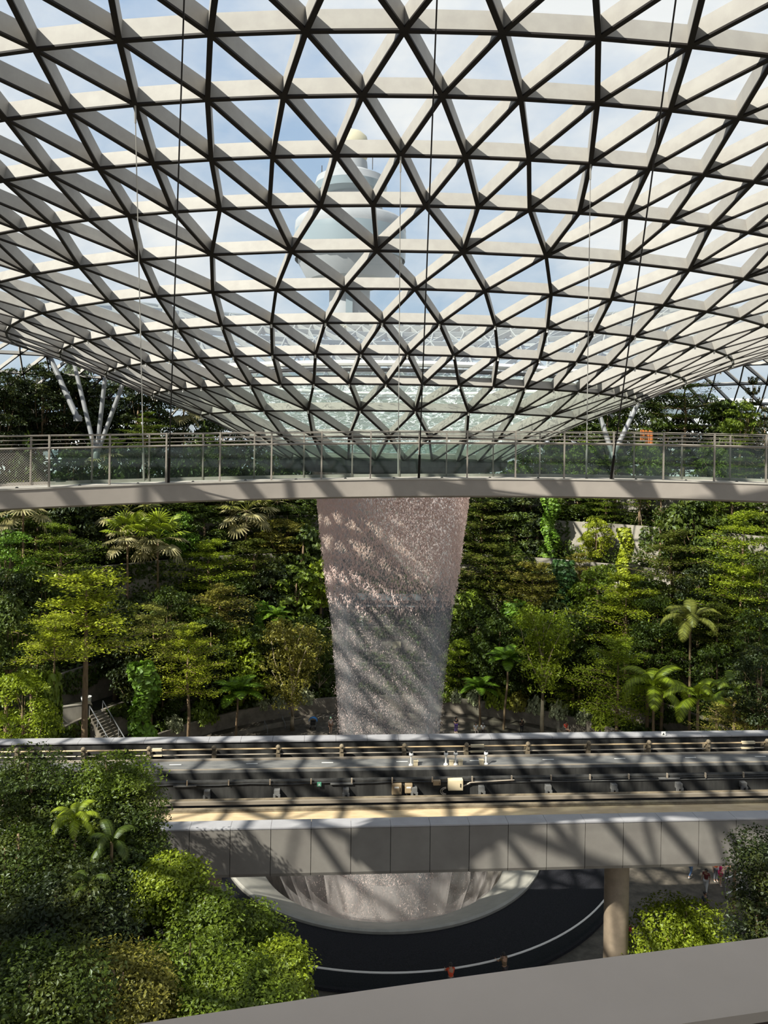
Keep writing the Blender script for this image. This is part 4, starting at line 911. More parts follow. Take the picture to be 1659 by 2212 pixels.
for key, px in TOPLOW:
    side = 'left' if px < 850 else 'right'; i = li if px < 850 else ri
    if px < 850: li += 1
    else: ri += 1
    tree(key, px, 955 + (i * 37) % 24, 96, 7 if key == 'fanB' else 6, 'g' if px > 1100 else 'd', f'{ORD[i]} leafy plant from the left behind the bridge glass, {side} of the funnel', push=.85 if key != 'fanB' else .02, group=f'plants behind the bridge glass on the {side}')
# ------------------------------------------------------------------ low planting nobody could count, and flowering clumps one can
def groundcover(name, label, cells, leaf, color, n, mat='leaf'):
    L = LeafBag(); Cs = []
    for (t, f0, f1, h, dens, a0, a1) in cells:
        r0 = TER[t][0] + .35; r1 = TER[t + 1][0] - .05; k = int(n * dens); r = r0 + (r1 - r0) * (f0 + (f1 - f0) * RNG.random(k)); a = a0 + (a1 - a0) * RNG.random(k)
        if t in (1, 2): a = np.where((a > 2.56) & (a < 2.92), a - .4, a)
        hh = h * (.5 + .5 * np.sin(a * 37 + t) * np.cos(r * 2.3 + a * 11)) ; z = TER[t][1] + np.abs(RNG.random(k)) ** .7 * (.25 + hh)
        Cs.append(np.stack([TX + r * np.cos(a), AY + r * np.sin(a), z], 1))
    C = np.concatenate(Cs); L.add(*leaves(C, leaf, np.tile([0, -.4, 1.], (len(C), 1)), .7, .6))
    o = bpy.data.objects.new(name, L.mesh(name, mat)); col.objects.link(o); o.color = rgba(GREEN[color]); return tag(o, label, 'plants', None, 'stuff')
CL = [(t, 0.0, 1.0, 2.6 if t > 2 else 1.1, 1.0, math.radians(-5), math.radians(185)) for t in range(1, 7)]
groundcover('undergrowth', 'dark low undergrowth filling the planting beds of every terrace', CL, .42, 'd', 13000)
def hanging(name, label, color, n):
    L = LeafBag(); Cs = []; Ns = []
    for t in range(2, 8):
        r = TER[t][0]; k = n; a = math.radians(-8) + math.radians(196) * RNG.random(k); drop = (TER[t][1] - TER[t - 1][1]) * (.25 + .75 * (.5 + .5 * np.sin(a * 19 + t * 2) * np.sin(a * 7 + t)))
        keep = np.ones(k, bool)
        if t >= 5: keep = ~((a < math.radians(74)) & (np.sin(a * 23 + t * 1.7) > -.55))
        z = TER[t][1] + .3 - RNG.random(k) * drop; rr_ = r - .12 - .2 * RNG.random(k)
        C = np.stack([TX + rr_ * np.cos(a), AY + rr_ * np.sin(a), z], 1)[keep]; Cs.append(C); Ns.append(np.stack([-np.cos(a), -np.sin(a), .5 + 0 * a], 1)[keep])
    L.add(*leaves(np.concatenate(Cs), .42, np.concatenate(Ns), .5, .6)); o = bpy.data.objects.new(name, L.mesh(name)); col.objects.link(o); o.color = rgba(GREEN[color]); return tag(o, label, 'plants', None, 'stuff')
hanging('hanging_creepers', 'dark creepers hanging down the terrace walls', 'd', 9000)
def clump(px, py, W, lb, c, t, push=.1):
    rho = TER[t][0] + .5 + push; p = onring(px, py, rho); p.z = TER[t][1] - .05; return plant('bushB', p, W / F * p.y * .75, W / F * p.y, lb, GREEN[c])
for i, (px, py, W, lb, c) in enumerate([(960, 1520, 40, 'dark green clump on the planter beside the right foot of the waterfall', 'g'), (985, 1522, 34, 'white-flowering clump on the planter nearest the waterfall', 'w'), (1025, 1525, 38, 'white-flowering clump at the end of the planter behind the seated pair', 'w'), (1075, 1520, 60, 'low green hedge on the ramped wall behind the standing person', 'l'), (1120, 1530, 50, 'reddish olive clump on the ramped wall', 'o'),
        (1160, 1508, 44, 'pale flowering clump left of the long pale trunk', 'w'), (1210, 1520, 46, 'pale flowering clump right of the long pale trunk', 'w'), (1262, 1535, 40, 'pale flowering clump at the end of the right planter', 'w'), (1300, 1548, 44, 'green clump right of the right planter', 'l'),
        (600, 1510, 36, 'pale leaved clump on the low wall left of the spreading tree', 'w'), (566, 1512, 36, 'pale leaved clump beside the large tree fern', 'w'), (660, 1505, 40, 'pale leaved clump at the waterfall end of the left wall', 'w'), (440, 1545, 60, 'green clump along the low wall left of the large tree fern', 'g'), (375, 1550, 44, 'pale leaved clump between leafy column and thin-trunk tree', 'w')]):
    clump(px, py, W, lb, c, 1)
# ------------------------------------------------------------------ crowns close to the viewer
def near(px, pyt, W, Y, hz, label, c, leaf=.125, nl=24000, clumps=120, cr=.75, gz=0.0):
    top = at(px, pyt, Y); R = W / F * Y / 2; key = 'big%d' % len(PROTO); PROTO[key] = bigcrown(top.z - gz, R, hz, clumps, nl, leaf, cr)
    return plant(key, Vector((top.x, Y, gz)), top.z - gz, None, label, tuple(v * (.78 if c != 'y' else .7) for v in GREEN[c]))  # greens darkened here, putting the thicket's shade into the leaf colour
near(60, 1612, 260, 28, 3.6, 'dark leafy crown at the left edge overlapping the guideway', 'd')
near(232, 1622, 175, 28.5, 2.4, 'sunlit leafy crown overlapping the far track at left', 'g', nl=16000, clumps=90)
near(262, 1700, 130, 27.5, 1.9, 'dark spray of leaves reaching right over the guideway tracks', 'd', nl=12000, clumps=70)
near(40, 1760, 330, 25, 3.2, 'deep shaded crown at the left edge below the top crown', 'd')
near(265, 1800, 235, 26, 2.6, 'dark green crown hiding the left end of the near parapet', 'd')
near(370, 1845, 130, 25, 1.3, 'bright green rounded crown below the near parapet', 'l', nl=12000, clumps=70, cr=.5)
near(120, 1880, 330, 22, 3.0, 'shadowy crown filling the lower left corner', 'k')
near(440, 1925, 130, 24, 1.7, 'sunlit crown in front of the left guideway column', 'g', nl=14000, clumps=80, cr=.5)
near(535, 1955, 150, 25, 2.4, 'rounded sunlit crown against the black basin', 'g', nl=18000, clumps=100, cr=.55)
near(608, 2030, 105, 23.5, 1.6, 'small round bright crown at the right end of the left thicket', 'l', nl=12000, clumps=70, cr=.45)
near(400, 2010, 260, 21.5, 2.8, 'broad mottled crown in the lower left thicket above the coping', 'g')
near(245, 2045, 240, 19.5, 2.2, 'yellowish lit crown low in the left thicket', 'o', leaf=.11)
near(70, 2040, 260, 18, 2.6, 'dark olive crown in the bottom left corner', 'd', leaf=.11)
near(520, 2085, 190, 20, 1.6, 'mottled green crown just above the beige coping', 'g', leaf=.11, nl=16000)
near(1668, 1782, 120, 28, 3.6, 'dark tree at the right edge in front of the plaza', 'k', nl=16000, clumps=90)
near(1480, 1950, 230, 36, 2.6, 'low spreading yellow green tree beside the right guideway column', 'l', leaf=.15, nl=17000, clumps=90, cr=.8)
for key, px, pyt, Y, W, lb, c in (('fea', 165, 1742, 25.5, 105, 'feather palm with pale upright fronds inside the left thicket', 'l'), ('feaB', 236, 1790, 25, 120, 'dark feather palm with spreading fronds inside the left thicket', 'd'), ('feaB', 196, 1885, 22.5, 105, 'shaded feather palm low inside the left thicket', 'd')):
    top = at(px, pyt, Y); plant(key, Vector((top.x, Y, 0)), top.z, W / F * Y, lb, GREEN[c])
# ------------------------------------------------------------------ slanting struts, screens, stairs, walkway
def strut_group(label, base, tops, r=.26):
    b = at(*base); t_ = thing('roof_support', label, 'column', b)
    for tx, ty, tY in tops:
        q = at(tx, ty, tY); MB().tube([b, q], [r, r * .9], 14).build('strut', 'palestrut', t_, smooth=True)
    MB().lathe([(r * 1.5, -.3), (r * 1.5, .25), (r, .5)], 16, b).build('foot', 'palestrut', t_, smooth=True)
MAT['palestrut'] = pmat('pale_strut_paint', (0.20, 0.205, 0.21), (0.25, 0.25, 0.255), 1.0, .4)
strut_group('cluster of pale slanting steel struts rising behind the bridge at left', (208, 985, 90), [(148, 735, 93), (236, 735, 91), (300, 735, 92)])
strut_group('single pale strut leaning far behind the dark trees at left', (168, 905, 100), [(85, 722, 103)], .36)
strut_group('pair of pale slanting struts among the trees right of the funnel', (1324, 985, 92), [(1268, 815, 95), (1400, 825, 95)], .3)
def screen(label, px, py, w, h, Y, rz=0.0):
    p = at(px, py + h / 2, Y); W_, H_ = w / F * Y, h / F * Y; t_ = thing('timber_screen', label, 'screen', p); n_ = 6
    for i in range(n_):
        MB().box(p + Vector(((i + .5) / n_ * W_ - W_ / 2, .1 * (i % 2), H_ / 2)), (W_ / n_ * .8, .12, H_ * (1 - .1 * (i % 3)))).build('slat', 'orange', t_)
    MB().box(p + Vector((0, .12, H_ * .3)), (W_, .08, .1)).build('rail', 'orange', t_)
screen('small orange timber screen in front of the trees right of the funnel, left one', 1388, 940, 10, 24, 90)
screen('wider orange timber screen in front of the trees right of the funnel', 1402, 945, 17, 32, 90.5)
# stairs on the left bank
b0, b1 = onring(248, 1590, 28.4), onring(196, 1530, 31.35); b0.z = 1.7; b1.z = 5.0; st = thing('staircase', 'dark stone staircase with steel handrails climbing the left bank', 'stairs', b0)
dx = Vector((b1.x - b0.x, b1.y - b0.y, 0)); side = Vector((-dx.y, dx.x, 0)).normalized() * -1.5; ns = 14
for i in range(ns):
    p = b0 + dx * (i + .5) / ns; z1 = b0.z + (b1.z - b0.z) * (i + 1) / ns; q = p + side * .5
    MB().box((q.x, q.y, z1 / 2), (1.9, dx.length / ns * 1.05, z1), rz=math.atan2(dx.y, dx.x) - PI / 2).build('step', 'lowwall', st)
for s_ in (0, 1):
    o_ = side * (1.1 * s_) + side * (-.1)
    MB().tube([b0 + o_ + Vector((0, 0, .9)), b1 + o_ + Vector((0, 0, .9))], .05, 6).build('handrail', 'palestrut', st)
    for f in (0, .33, .66, 1): q = b0 + dx * f + o_; q.z = b0.z + (b1.z - b0.z) * f; MB().tube([q, q + Vector((0, 0, .9))], .035, 6).build('baluster', 'palestrut', st)
q = onring(150, 1540, 33.0); q.z = 4.55; pb = thing('planter_box', 'stone planter box with a pale sunlit top at the foot of the yellow tiered trees', 'planter', q)
q0 = Vector((q.x, q.y, 4.55)); MB().box(q0 + Vector((0, -.6, .75)), (3.6, .3, 1.5), rz=.5).build('front_wall', 'wall', pb); MB().box(q0 + Vector((.25, .2, .7)), (3.2, 1.3, 1.3), rz=.5).build('soil_bed', 'soil', pb); MB().box(q0 + Vector((-.05, -.6, 1.53)), (3.7, .4, .08), rz=.5).build('coping', 'wall', pb)
q = onring(186, 1520, 33.4); q.z = 4.95; pt = thing('plant_pot', 'pale round pot standing on the stair landing at left', 'pot', q)
MB().lathe([(.32, 0), (.45, .55), (.5, 1.05), (.44, 1.05), (.4, .9), (0.01, .88)], 16, q).build('pot', 'white', pt, smooth=True); MB().lathe([(.28, -.35), (.28, 0)], 12, q).build('plinth', 'lowwall', pt)
for lb, (x0, y0), (x1, y1), Y in (('steel handrail nearest the tree fern on the left plaza steps', (571, 1556), (578, 1575), 83.5), ('steel handrail nearer the waterfall on the left plaza steps', (610, 1548), (616, 1564), 85.5)):
    a, b = at(x0, y0, Y), at(x1, y1, Y - 1.2); t_ = thing('handrail', lb, 'handrail', Vector((b.x, b.y, 0)))
    MB().tube([a, b], .04, 6).build('rail', 'palestrut', t_)
    for e_ in (a, b): MB().tube([Vector((e_.x, e_.y, .0)), e_], .03, 6).build('post', 'palestrut', t_)
for lb, (x0, y0), (x1, y1) in (('upper pale handrail on the steps beside the walking people at lower right', (1567, 1897), (1602, 1885)), ('lower pale handrail on the steps beside the walking people at lower right', (1569, 1930), (1604, 1917))):
    a, b = atz(x0, y0, .9), atz(x1, y1, 1.0); t_ = thing('handrail', lb, 'handrail', Vector((a.x, a.y, 0))); MB().tube([a, b], .05, 6).build('rail', 'white', t_)
    for e_ in (a, b): MB().tube([Vector((e_.x, e_.y, 0)), e_], .035, 6).build('post', 'palestrut', t_)
# walkway opening behind the water
Yw = 97.5; ww = thing('walkway', 'pale beamed walkway opening in the bank behind the waterfall', 'walkway', at(810, 1380, Yw))
def wbox(x0, x1, y0, y1, Y, d, nm, mt): 
    a, b = at(x0, y1, Y), at(x1, y0, Y); MB().box(((a.x + b.x) / 2, Y, (a.z + b.z) / 2), (abs(b.x - a.x), d, abs(b.z - a.z))).build(nm, mt, ww)
wbox(655, 965, 1285, 1293, Yw, .5, 'top_beam', 'palestrut'); wbox(655, 965, 1293, 1308, Yw + .3, .06, 'pale_panel', 'towerpale'); wbox(650, 968, 1308, 1362, Yw + 1.6, .2, 'opening_shade', 'black')  # black panel paints the shade inside the opening
for x in (672, 697, 740, 800, 860, 915, 950): wbox(x - 2, x + 2, 1285, 1362, Yw - .2, .25, 'post', 'gasket')
a, b = at(858, 1362, 93), at(866, 1402, 93)
sg = thing('info_board', 'pale tilted board on the bank behind the waterfall', 'board', at(857, 1400, 94)); MB().box(at(857, 1393, 94), (1.0, .08, .8), rz=.2).build('board', 'cream', sg); MB().box(at(857, 1404, 94), (.1, .1, .7)).build('stand', 'gasket', sg)
# pushchair left of the water
q = atz(676, 1574, .0); pc = thing('pushchair', 'blue-hooded dark pushchair on the plaza left of the waterfall', 'pushchair', q)
MAT['blue'] = pmat('blue_fabric', (.06, .25, .62), rough=.7)
mb = MB(); mb.lathe([(.42, 0), (.42, .5)], 12, (0, 0, 0), 0, PI); mb.v = [(x, z - .25, y) for x, y, z in mb.v]; mb.v = [(q.x + x, q.y + y, q.z + z + .78) for x, y, z in mb.v]; hd = mb.build('hood', 'blue', pc, smooth=True); sm = hd.modifiers.new('s', 'SOLIDIFY'); sm.thickness = .04
MB().box(q + Vector((0, .05, .62)), (.55, .5, .4)).build('seat', 'black', pc, bevel=.05)
for sx in (-.28, .28):
    for sy in (-.3, .3): MB().sphere(q + Vector((sx, sy, .14)), .14, 10, 8, (.4, 1, 1)).build('wheel', 'black', pc)
    MB().tube([q + Vector((sx, -.3, .14)), q + Vector((sx, .25, .7)), q + Vector((sx, .5, 1.05))], .025, 6).build('frame', 'palestrut', pc)
MB().tube([q + Vector((-.28, .5, 1.05)), q + Vector((.28, .5, 1.05))], .03, 6).build('push_handle', 'black', pc)

# ------------------------------------------------------------------ people
def objcolmat(name, rough=.8):
    m, nt, out = newmat(name); oi = N(nt, 'ShaderNodeObjectInfo'); p = N(nt, 'ShaderNodeBsdfPrincipled', Roughness=rough); nt.links.new(oi.outputs['Color'], p.inputs['Base Color']); nt.links.new(p.outputs[0], out.inputs[0]); return m
MAT['cloth'] = objcolmat('cloth'); MAT['skin'] = objcolmat('skin', .55); MAT['hair'] = objcolmat('hair', .6)
def skinned(name, verts, edges, mat, sub=1):
    me = bpy.data.meshes.new(name); me.from_pydata([v[0] for v in verts], edges, []); o = bpy.data.objects.new(name, me); col.objects.link(o)
    md = o.modifiers.new('k', 'SKIN'); md.use_smooth_shade = True
    sv = me.skin_vertices[0].data
    for i, v in enumerate(verts): sv[i].radius = (v[1], v[2] if len(v) > 2 else v[1]); sv[i].use_root = (i == 0)
    s = o.modifiers.new('s', 'SUBSURF'); s.levels = sub; s.render_levels = sub
    dg = bpy.context.evaluated_depsgraph_get(); res = bpy.data.meshes.new_from_object(o.evaluated_get(dg)); bpy.data.objects.remove(o); res.materials.clear(); res.materials.append(MAT[mat]); return res
def pose(arm, leg, seat=False, lean=0.0):
    """joint positions for a 1.7 m figure looking along -y; returns meshes of body and clothes"""
    hz = .50 if seat else .90; P = {}
    P['pel'] = Vector((0, 0, hz + .03)); L_ = lambda z: -lean * (z - hz)
    P['waist'] = Vector((0, L_(hz + .2), hz + .20)); P['chest'] = Vector((0, L_(hz + .40), hz + .40)); P['neck'] = Vector((0, L_(hz + .55), hz + .55)); P['hd'] = Vector((0, L_(hz + .65) - .02, hz + .66)); P['top'] = Vector((0, L_(hz + .74) - .015, hz + .755))
    J = {}
    for s, k in ((1, 'l'), (-1, 'r')):
        sh = Vector((s * .18, L_(hz + .49), hz + .49)); P['sh' + k] = sh
        a = arm[k] if isinstance(arm, dict) else arm
        if a == 'down': el, wr_ = sh + Vector((s * .05, .02, -.28)), sh + Vector((s * .06, -.05, -.53))
        elif a == 'up': el, wr_ = sh + Vector((s * .06, -.03, -.27)), sh + Vector((-s * .05, -.27, -.12))
        elif a == 'fold': el, wr_ = sh + Vector((s * .06, -.02, -.27)), sh + Vector((-s * .14, -.22, -.25))
        elif a == 'lap': el, wr_ = sh + Vector((s * .05, -.05, -.26)), sh + Vector((-s * .06, -.28, -.33))
        elif a == 'rail': el, wr_ = sh + Vector((s * .08, -.18, -.21)), sh + Vector((s * .03, -.42, -.27))
        elif a == 'swing': el, wr_ = sh + Vector((s * .05, .10, -.26)), sh + Vector((s * .05, -.02, -.49))
        else: el, wr_ = sh + Vector((s * .05, -.10, -.25)), sh + Vector((s * .03, -.30, -.34))
        P['el' + k], P['wr' + k] = el, wr_
        hp = Vector((s * .10, 0, hz)); g = leg[k] if isinstance(leg, dict) else leg
        if g == 'stand': kn, an = hp + Vector((0, -.01, -.41)), hp + Vector((0, .02, -.82))
        elif g == 'fwd': kn, an = hp + Vector((0, -.20, -.37)), hp + Vector((0, -.26, -.81))
        elif g == 'back': kn, an = hp + Vector((0, .05, -.41)), hp + Vector((0, .35, -.72))
        elif g == 'sit': kn, an = hp + Vector((s * .03, -.42, .02)), hp + Vector((s * .03, -.42, -.42))
        elif g == 'cross': kn, an = hp + Vector((s * .02, -.42, .07)), hp + Vector((-s * .26, -.46, -.02))
        P['hp' + k], P['kn' + k], P['an' + k] = hp, kn, an
        P['to' + k] = an + (Vector((0, -.15, -.05)) if g != 'cross' else Vector((-s * .12, -.08, -.03)))
    V = []; E = []
    def av(p, r, r2=None): V.append((tuple(p), r, r2 or r)); return len(V) - 1
    i0 = av(P['pel'], .135, .10); iw = av(P['waist'], .125, .09); ic = av(P['chest'], .15, .10); ine = av(P['neck'], .052); ih = av(P['hd'], .085, .095); it = av(P['top'], .07, .075)
    E += [(i0, iw), (iw, ic), (ic, ine), (ine, ih), (ih, it)]
    no = av(P['hd'] + Vector((0, -.112, -.005)), .013); E.append((ih, no))
    for k, s in (('l', 1), ('r', -1)):
        er = av(P['hd'] + Vector((s * .095, .01, .0)), .014); E.append((ih, er))
        a = av(P['sh' + k], .056); b = av(P['el' + k], .040); c = av(P['wr' + k], .027); E += [(ic, a), (a, b), (b, c)]
        d = (P['wr' + k] - P['el' + k]).normalized(); lat = d.cross(Vector((s, 0, .2))).normalized(); nrm = lat.cross(d)
        pm = av(P['wr' + k] + d * .055, .030, .018); E.append((c, pm))
        for f in range(4):
            off = lat * (.033 - .022 * f); ln = (.070, .082, .077, .058)[f]; b1 = P['wr' + k] + d * .095 + off; q1 = av(b1, .0105); q2 = av(b1 + d * ln * .55 + nrm * .010, .009); q3 = av(b1 + d * ln * .85 + nrm * .03, .007); E += [(pm, q1), (q1, q2), (q2, q3)]
        t1 = P['wr' + k] + d * .045 + lat * .045; q1 = av(t1, .011); q2 = av(t1 + d * .04 + lat * .012, .009); E += [(pm, q1), (q1, q2)]
        h = av(P['hp' + k], .088); n_ = av(P['kn' + k], .055); m_ = av(P['an' + k], .036); o_ = av(P['to' + k], .032); E += [(i0, h), (h, n_), (n_, m_), (m_, o_)]
    body = skinned('body', V, E, 'skin')
    V.clear(); E = []
    i0 = av(P['pel'] + Vector((0, 0, .02)), .152, .12); iw = av(P['waist'], .145, .112); ic = av(P['chest'], .165, .122); iu = av(P['neck'] - Vector((0, 0, .05)), .075); E += [(i0, iw), (iw, ic), (ic, iu)]
    for k in 'lr':
        a = av(P['sh' + k], .074); b = av(P['sh' + k] * .35 + P['el' + k] * .65, .058); E += [(ic, a), (a, b)]
    shirt = skinned('shirt', V, E, 'cloth')
    V.clear(); E = []
    i0 = av(P['pel'] + Vector((0, 0, .03)), .150, .115)
    for k in 'lr':
        a = av(P['hp' + k], .104); b = av(P['kn' + k], .072); c = av(P['kn' + k] * .15 + P['an' + k] * .85, .055); E += [(i0, a), (a, b), (b, c)]
    trousers = skinned('trousers', V, E, 'cloth')
    V.clear(); E = []
    i0 = av(P['pel'] + Vector((0, 0, .03)), .150, .115)
    for k in 'lr':
        a = av(P['hp' + k], .108); b = av(P['hp' + k] * .45 + P['kn' + k] * .55, .090); E += [(i0, a), (a, b)]
    shorts = skinned('shorts', V, E, 'cloth')
    shoes = []
    for k in 'lr':
        V.clear(); a = av(P['an' + k] + Vector((0, .03, -.03)), .045); b = av(P['to' + k] + Vector((0, 0, .0)), .04); shoes.append(skinned('shoe', V, [(a, b)], 'cloth'))
    mb = MB(); c = P['hd'] + Vector((0, .022, .035)); mb.sphere((0, 0, 0), .112, 14, 10, (1, 1.05, 1.0)); mb.v = [tuple(c + Vector((x, max(y, -.085) if z < .03 else y * .95, z if z > -.07 else -.07))) for x, y, z in mb.v if True]
    hair = MAKE2(mb, 'hair', 'hair'); hair.polygons.foreach_set('use_smooth', [True] * len(hair.polygons))
    mb = MB(); mb.sphere((0, 0, 0), .125, 14, 10, (1, .9, 1)); mb.v = [tuple(c + Vector((x, y + .02 + (.03 if z < -.05 else 0), z * (1.9 if z < 0 else 1) )) ) for x, y, z in mb.v]
    longhair = MAKE2(mb, 'long_hair', 'hair')
    mb = MB()
    for s in (1, -1): mb.sphere(P['hd'] + Vector((s * .034, -.092, .018)), .012, 8, 6)
    eyes = MAKE2(mb, 'eyes', 'black')
    return dict(body=body, shirt=shirt, trousers=trousers, shorts=shorts, shoes=shoes, hair=hair, long_hair=longhair, eyes=eyes, pel=P['pel'])
POSES = {'stand': pose('down', 'stand'), 'phone': pose('up', 'stand'), 'walk': pose({'l': 'swing', 'r': 'fw'}, {'l': 'fwd', 'r': 'back'}), 'sit': pose('lap', 'sit', True), 'cross': pose('lap', {'l': 'sit', 'r': 'cross'}, True), 'rail': pose('rail', 'stand', lean=.18), 'fold': pose('fold', 'stand')}
SKINS = {'f': (.55, .33, .22), 't': (.40, .23, .14), 'd': (.22, .12, .07)}
def person(ps, p, rz, label, shirt, legs, hair=(.015, .012, .01), skin='f', short=False, longh=False, shoe=(.5, .5, .5), dress=False, scale=1.0):
    D = POSES[ps]; b = bpy.data.objects.new('person', D['body']); col.objects.link(b); b.location = p; b.rotation_euler = (0, 0, rz); b.scale = (scale,) * 3; b.color = rgba(SKINS[skin]); tag(b, label, 'person')
    USED.add(label)
    def ch(nm, me, c): o = bpy.data.objects.new(nm, me); col.objects.link(o); o.parent = b; o.color = rgba(c)
    ch('shirt' if not dress else 'dress_top', D['shirt'], shirt); ch(('shorts' if short else 'trousers') if not dress else 'dress_skirt', D['shorts'] if (short or dress) else D['trousers'], legs if not dress else shirt)
    ch('long_hair' if longh else 'hair', D['long_hair' if longh else 'hair'], hair); ch('eyes', D['eyes'], (0, 0, 0))
    for s_ in D['shoes']: ch('shoe', s_, shoe)
    return b
def seatbox(p, rz, label, z=.42):
    t_ = thing('seat_ledge', label, 'bench', p); MB().box(p + Vector((0, .12, z / 2)), (1.7, .5, z)).build('block', 'lowwall', t_); MB().box(p + Vector((0, .12, z + .02)), (1.74, .54, .06)).build('seat_slab', 'lowwall', t_)
W_ = (.75, .72, .68); K_ = (.015, .015, .018)
P0 = lambda px, py: atz(px, py, 0.0)
person('walk', P0(948, 1584), 2.6, 'person in white shirt and grey trousers walking just right of the waterfall foot', W_, (.12, .12, .12), skin='t')
person('fold', P0(985, 1583), .3, 'person in dark top and purple trousers with folded arms on the plaza', K_, (.10, .05, .28), skin='f', longh=True)
q = P0(1036, 1590); q.y += .3
seatbox(q, 0, 'low stone seat under the pair of white shirted people', .40)
person('sit', Vector((q.x - .38, q.y, 0)), .15, 'seated person with dark hair in white top, left of the seated pair', W_, (.6, .5, .4), skin='f', longh=True)
person('sit', Vector((q.x + .38, q.y, 0)), -.2, 'seated person with grey hair in white shirt, right of the seated pair', W_, (.05, .05, .05), hair=(.3, .3, .29), skin='d')
person('phone', P0(1127, 1586), .2, 'person in black tee with yellow print standing with hands raised on the plaza', K_, (.02, .02, .025), skin='t')
q = onring(1222, 1584, 27.5); q.z = .45; seatbox(q, 0, 'low stone ledge under the person in red', .42)
person('cross', q, .35, 'person in red and white top and shorts sitting with crossed legs on the ledge', (.55, .06, .035), (.1, .1, .12), skin='f', short=True, shoe=(.8, .8, .8))
person('stand', P0(714, 1584), .5, 'person in pale top with green scarf standing left of the waterfall foot', (.72, .58, .52), (.25, .15, .1), skin='f', short=True, hair=(.2, .42, .28), longh=True)
q = onring(1480, 1420, 35.9); q.z = TER[3][1]; person('sit', q, -.5, 'person with bare arms and white trousers sitting among the palms at right', (.5, .25, .14), W_, skin='f', longh=True, hair=(.35, .12, .05))
t_ = thing('stone_ledge', 'small stone ledge under the person sitting among the palms', 'ledge', q); MB().box(q + Vector((0, .15, .2)), (1.4, .6, .42)).build('slab', 'lowwall', t_); MB().box(q + Vector((0, .5, .55)), (1.4, .12, .5)).build('back_kerb', 'lowwall', t_)
tz8 = TER[3][1]
for (px, ps, lb, sh, lg) in ((782, 'stand', 'person in white standing on the walkway behind the waterfall, leftmost', W_, W_), (800, 'sit', 'person in orange sitting on the bank behind the waterfall', (.6, .2, .06), (.05, .05, .06)), (834, 'phone', 'person in pale lilac top on the walkway behind the waterfall', (.5, .45, .6), (.08, .08, .1))):
    p = onring(px, 1360, 35.9); p.z = tz8; person(ps, p, 0.1, lb, sh, lg)
person('stand', atz(812, 1562, .0), 0.3, 'pale clothed person seen dimly through the lower waterfall', W_, (.3, .28, .26))
person('walk', P0(1491, 1896), 2.2, 'walking person in blue jeans mostly hidden by the guideway edge', (.5, .5, .5), (.10, .17, .30), shoe=(.8, .8, .8))
person('walk', P0(1525, 1930), -.7, 'walking person in dark red top and light grey trousers', (.10, .012, .012), (.42, .41, .40), skin='d', shoe=(.03, .03, .03))
person('phone', P0(1556, 1914), 1.3, 'person in bright pink dress standing by the steps at lower right', (.70, .03, .16), (.7, .03, .16), skin='f', dress=True, longh=True)
person('stand', P0(1546, 1904), .2, 'person in orange top behind the one in pink', (.6, .13, .05), (.2, .2, .22), skin='f')
person('stand', P0(1570, 1900), -.8, 'person in dark clothes at the right of the pink dress', (.05, .05, .06), (.03, .03, .03), skin='d')
person('stand', P0(1522, 1982), .4, 'dark clothed person in the shade behind the yellow green tree', (.02, .03, .035), (.015, .015, .02), skin='d')
person('phone', P0(1357, 2050), 2.0, 'person in red top half hidden behind the right guideway column', (.4, .03, .06), (.03, .03, .03), skin='t')
def atrail(px):
    s = (px - CX0) / F; best = None
    for i in range(400):
        a = -PI + PI * i / 400; r = 18.05; x, y = BX + r * math.cos(a), AY + r * math.sin(a); e_ = abs(x / y - s - .006)
        if best is None or e_ < best[0]: best = (e_, Vector((x, y, 0)), a)
    return best[1], best[2]
p, a = atrail(1097); person('rail', p, PI + .5, 'person in brown patterned top leaning on the white basin handrail', (.16, .10, .05), (.05, .04, .04), skin='t')
p, a = atrail(981); person('rail', p, PI + .2, 'person in orange red top at the lowest visible part of the basin handrail', (.6, .07, .02), (.05, .05, .06), skin='t')
# hedge band and more trees on the top terrace
GREEN['h'] = (.03, .055, .014)
def band(name, label, t0, r0, r1, a0, a1, h, n, leaf, c):
    L = LeafBag(); a = math.radians(a0) + math.radians(a1 - a0) * RNG.random(n); r = r0 + (r1 - r0) * RNG.random(n); hh = h * (.55 + .45 * np.sin(a * 31) * np.sin(a * 13 + 1)); z = TER[7][1] + hh * RNG.random(n)
    C = np.stack([TX + r * np.cos(a), AY + r * np.sin(a), z], 1); L.add(*leaves(C, leaf, np.stack([-np.cos(a), -np.sin(a), .6 + 0 * a], 1), .6, .6)); o = bpy.data.objects.new(name, L.mesh(name)); col.objects.link(o); o.color = rgba(GREEN[c]); tag(o, label, 'hedge', None, 'stuff')
band('hedge', 'continuous dark hedge along the rim of the top terrace', 7, 53.6, 56.5, 5, 180, 3.6, 16000, .5, 'h')
XT = [(-5, 'broC', 828), (35, 'broC', 850), (70, 'broC', 815), (140, 'broC', 812), (205, 'broC', 830), (250, 'broC', 820), (345, 'broC', 838), (420, 'broC', 893), (480, 'broC', 905), (1180, 'broC', 925), (1265, 'broC', 880), (1350, 'broC', 862), (1440, 'broC', 850), (1520, 'broC', 855), (1655, 'broC', 905), (1585, 'broC', 900)]
li = ri = 0
for px, key, pyt in XT:
    left = px < 850; i = li if left else ri; li += left; ri += (not left)
    tree(key, px, pyt, 135, 7, 'k', f'{ORD[i]} dark crown from the left in the back row {"left" if left else "right"} of the funnel', push=.30 + .12 * (i % 3), group='dark back row crowns above the bridge')
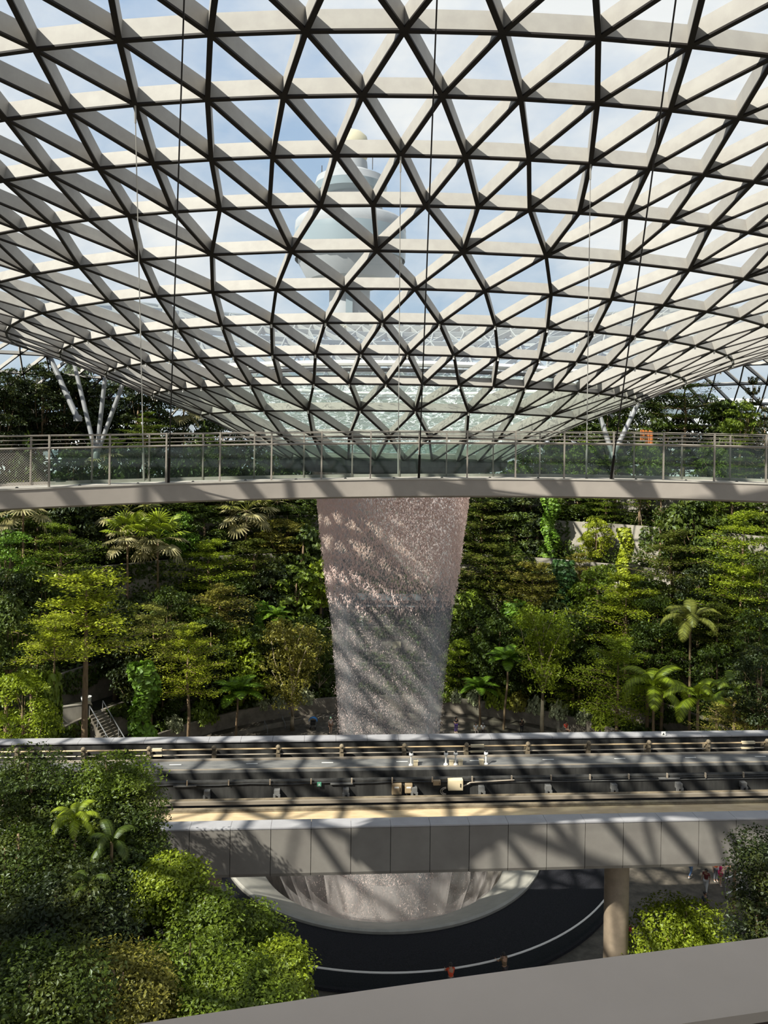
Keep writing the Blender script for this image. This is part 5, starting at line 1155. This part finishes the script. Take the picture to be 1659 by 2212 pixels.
# filler crowns between the described trees, shaded
FILL = [(150, 1085, 5), (230, 1120, 5), (320, 1180, 5), (440, 1100, 5), (500, 1130, 5), (620, 1090, 5), (80, 1110, 5), (15, 1230, 3), (100, 1260, 3), (190, 1260, 4), (310, 1300, 3), (370, 1270, 2), (500, 1240, 3), (585, 1220, 3), (530, 1300, 2), (610, 1260, 3), (295, 1370, 1), (370, 1400, 1), (455, 1330, 1), (545, 1350, 1), (665, 1330, 1), (70, 1340, 1), (590, 1430, 1), (470, 1450, 1), (350, 1470, 1),
        (1040, 1110, 5), (1090, 1090, 6), (1160, 1120, 5), (1220, 1090, 6), (1390, 1100, 6), (1550, 1110, 5), (1100, 1190, 4), (1190, 1220, 4), (1410, 1240, 3), (1510, 1220, 3), (1560, 1200, 4), (1640, 1200, 3), (1010, 1230, 4), (1200, 1300, 2), (1270, 1310, 2), (1430, 1340, 1), (1560, 1330, 2), (1640, 1320, 1), (1080, 1330, 1), (1140, 1360, 1), (1250, 1380, 1), (1290, 1400, 1), (1000, 1420, 1), (1060, 1440, 1), (1130, 1430, 1), (1210, 1430, 1), (1610, 1420, 1)]
cnt = {}
for i, (px, pyt, t) in enumerate(FILL):
    side = 'left' if px < 840 else 'right'; row = {0: 'lowest', 1: 'second lowest', 2: 'third lowest', 3: 'middle', 4: 'third highest', 5: 'second highest', 6: 'highest'}[t]; cnt.setdefault((side, t), []).append((px, pyt))
for (side, t), ls in cnt.items():
    ls.sort(key=lambda q: -q[0] if side == 'left' else q[0]); row = {0: 'lowest', 1: 'second lowest', 2: 'third lowest', 3: 'middle', 4: 'third highest', 5: 'second highest', 6: 'highest'}[t]
    for i, (px, pyt) in enumerate(ls):
        key = ['broA', 'broC', 'broB', 'broA'][(i + t) % 4]
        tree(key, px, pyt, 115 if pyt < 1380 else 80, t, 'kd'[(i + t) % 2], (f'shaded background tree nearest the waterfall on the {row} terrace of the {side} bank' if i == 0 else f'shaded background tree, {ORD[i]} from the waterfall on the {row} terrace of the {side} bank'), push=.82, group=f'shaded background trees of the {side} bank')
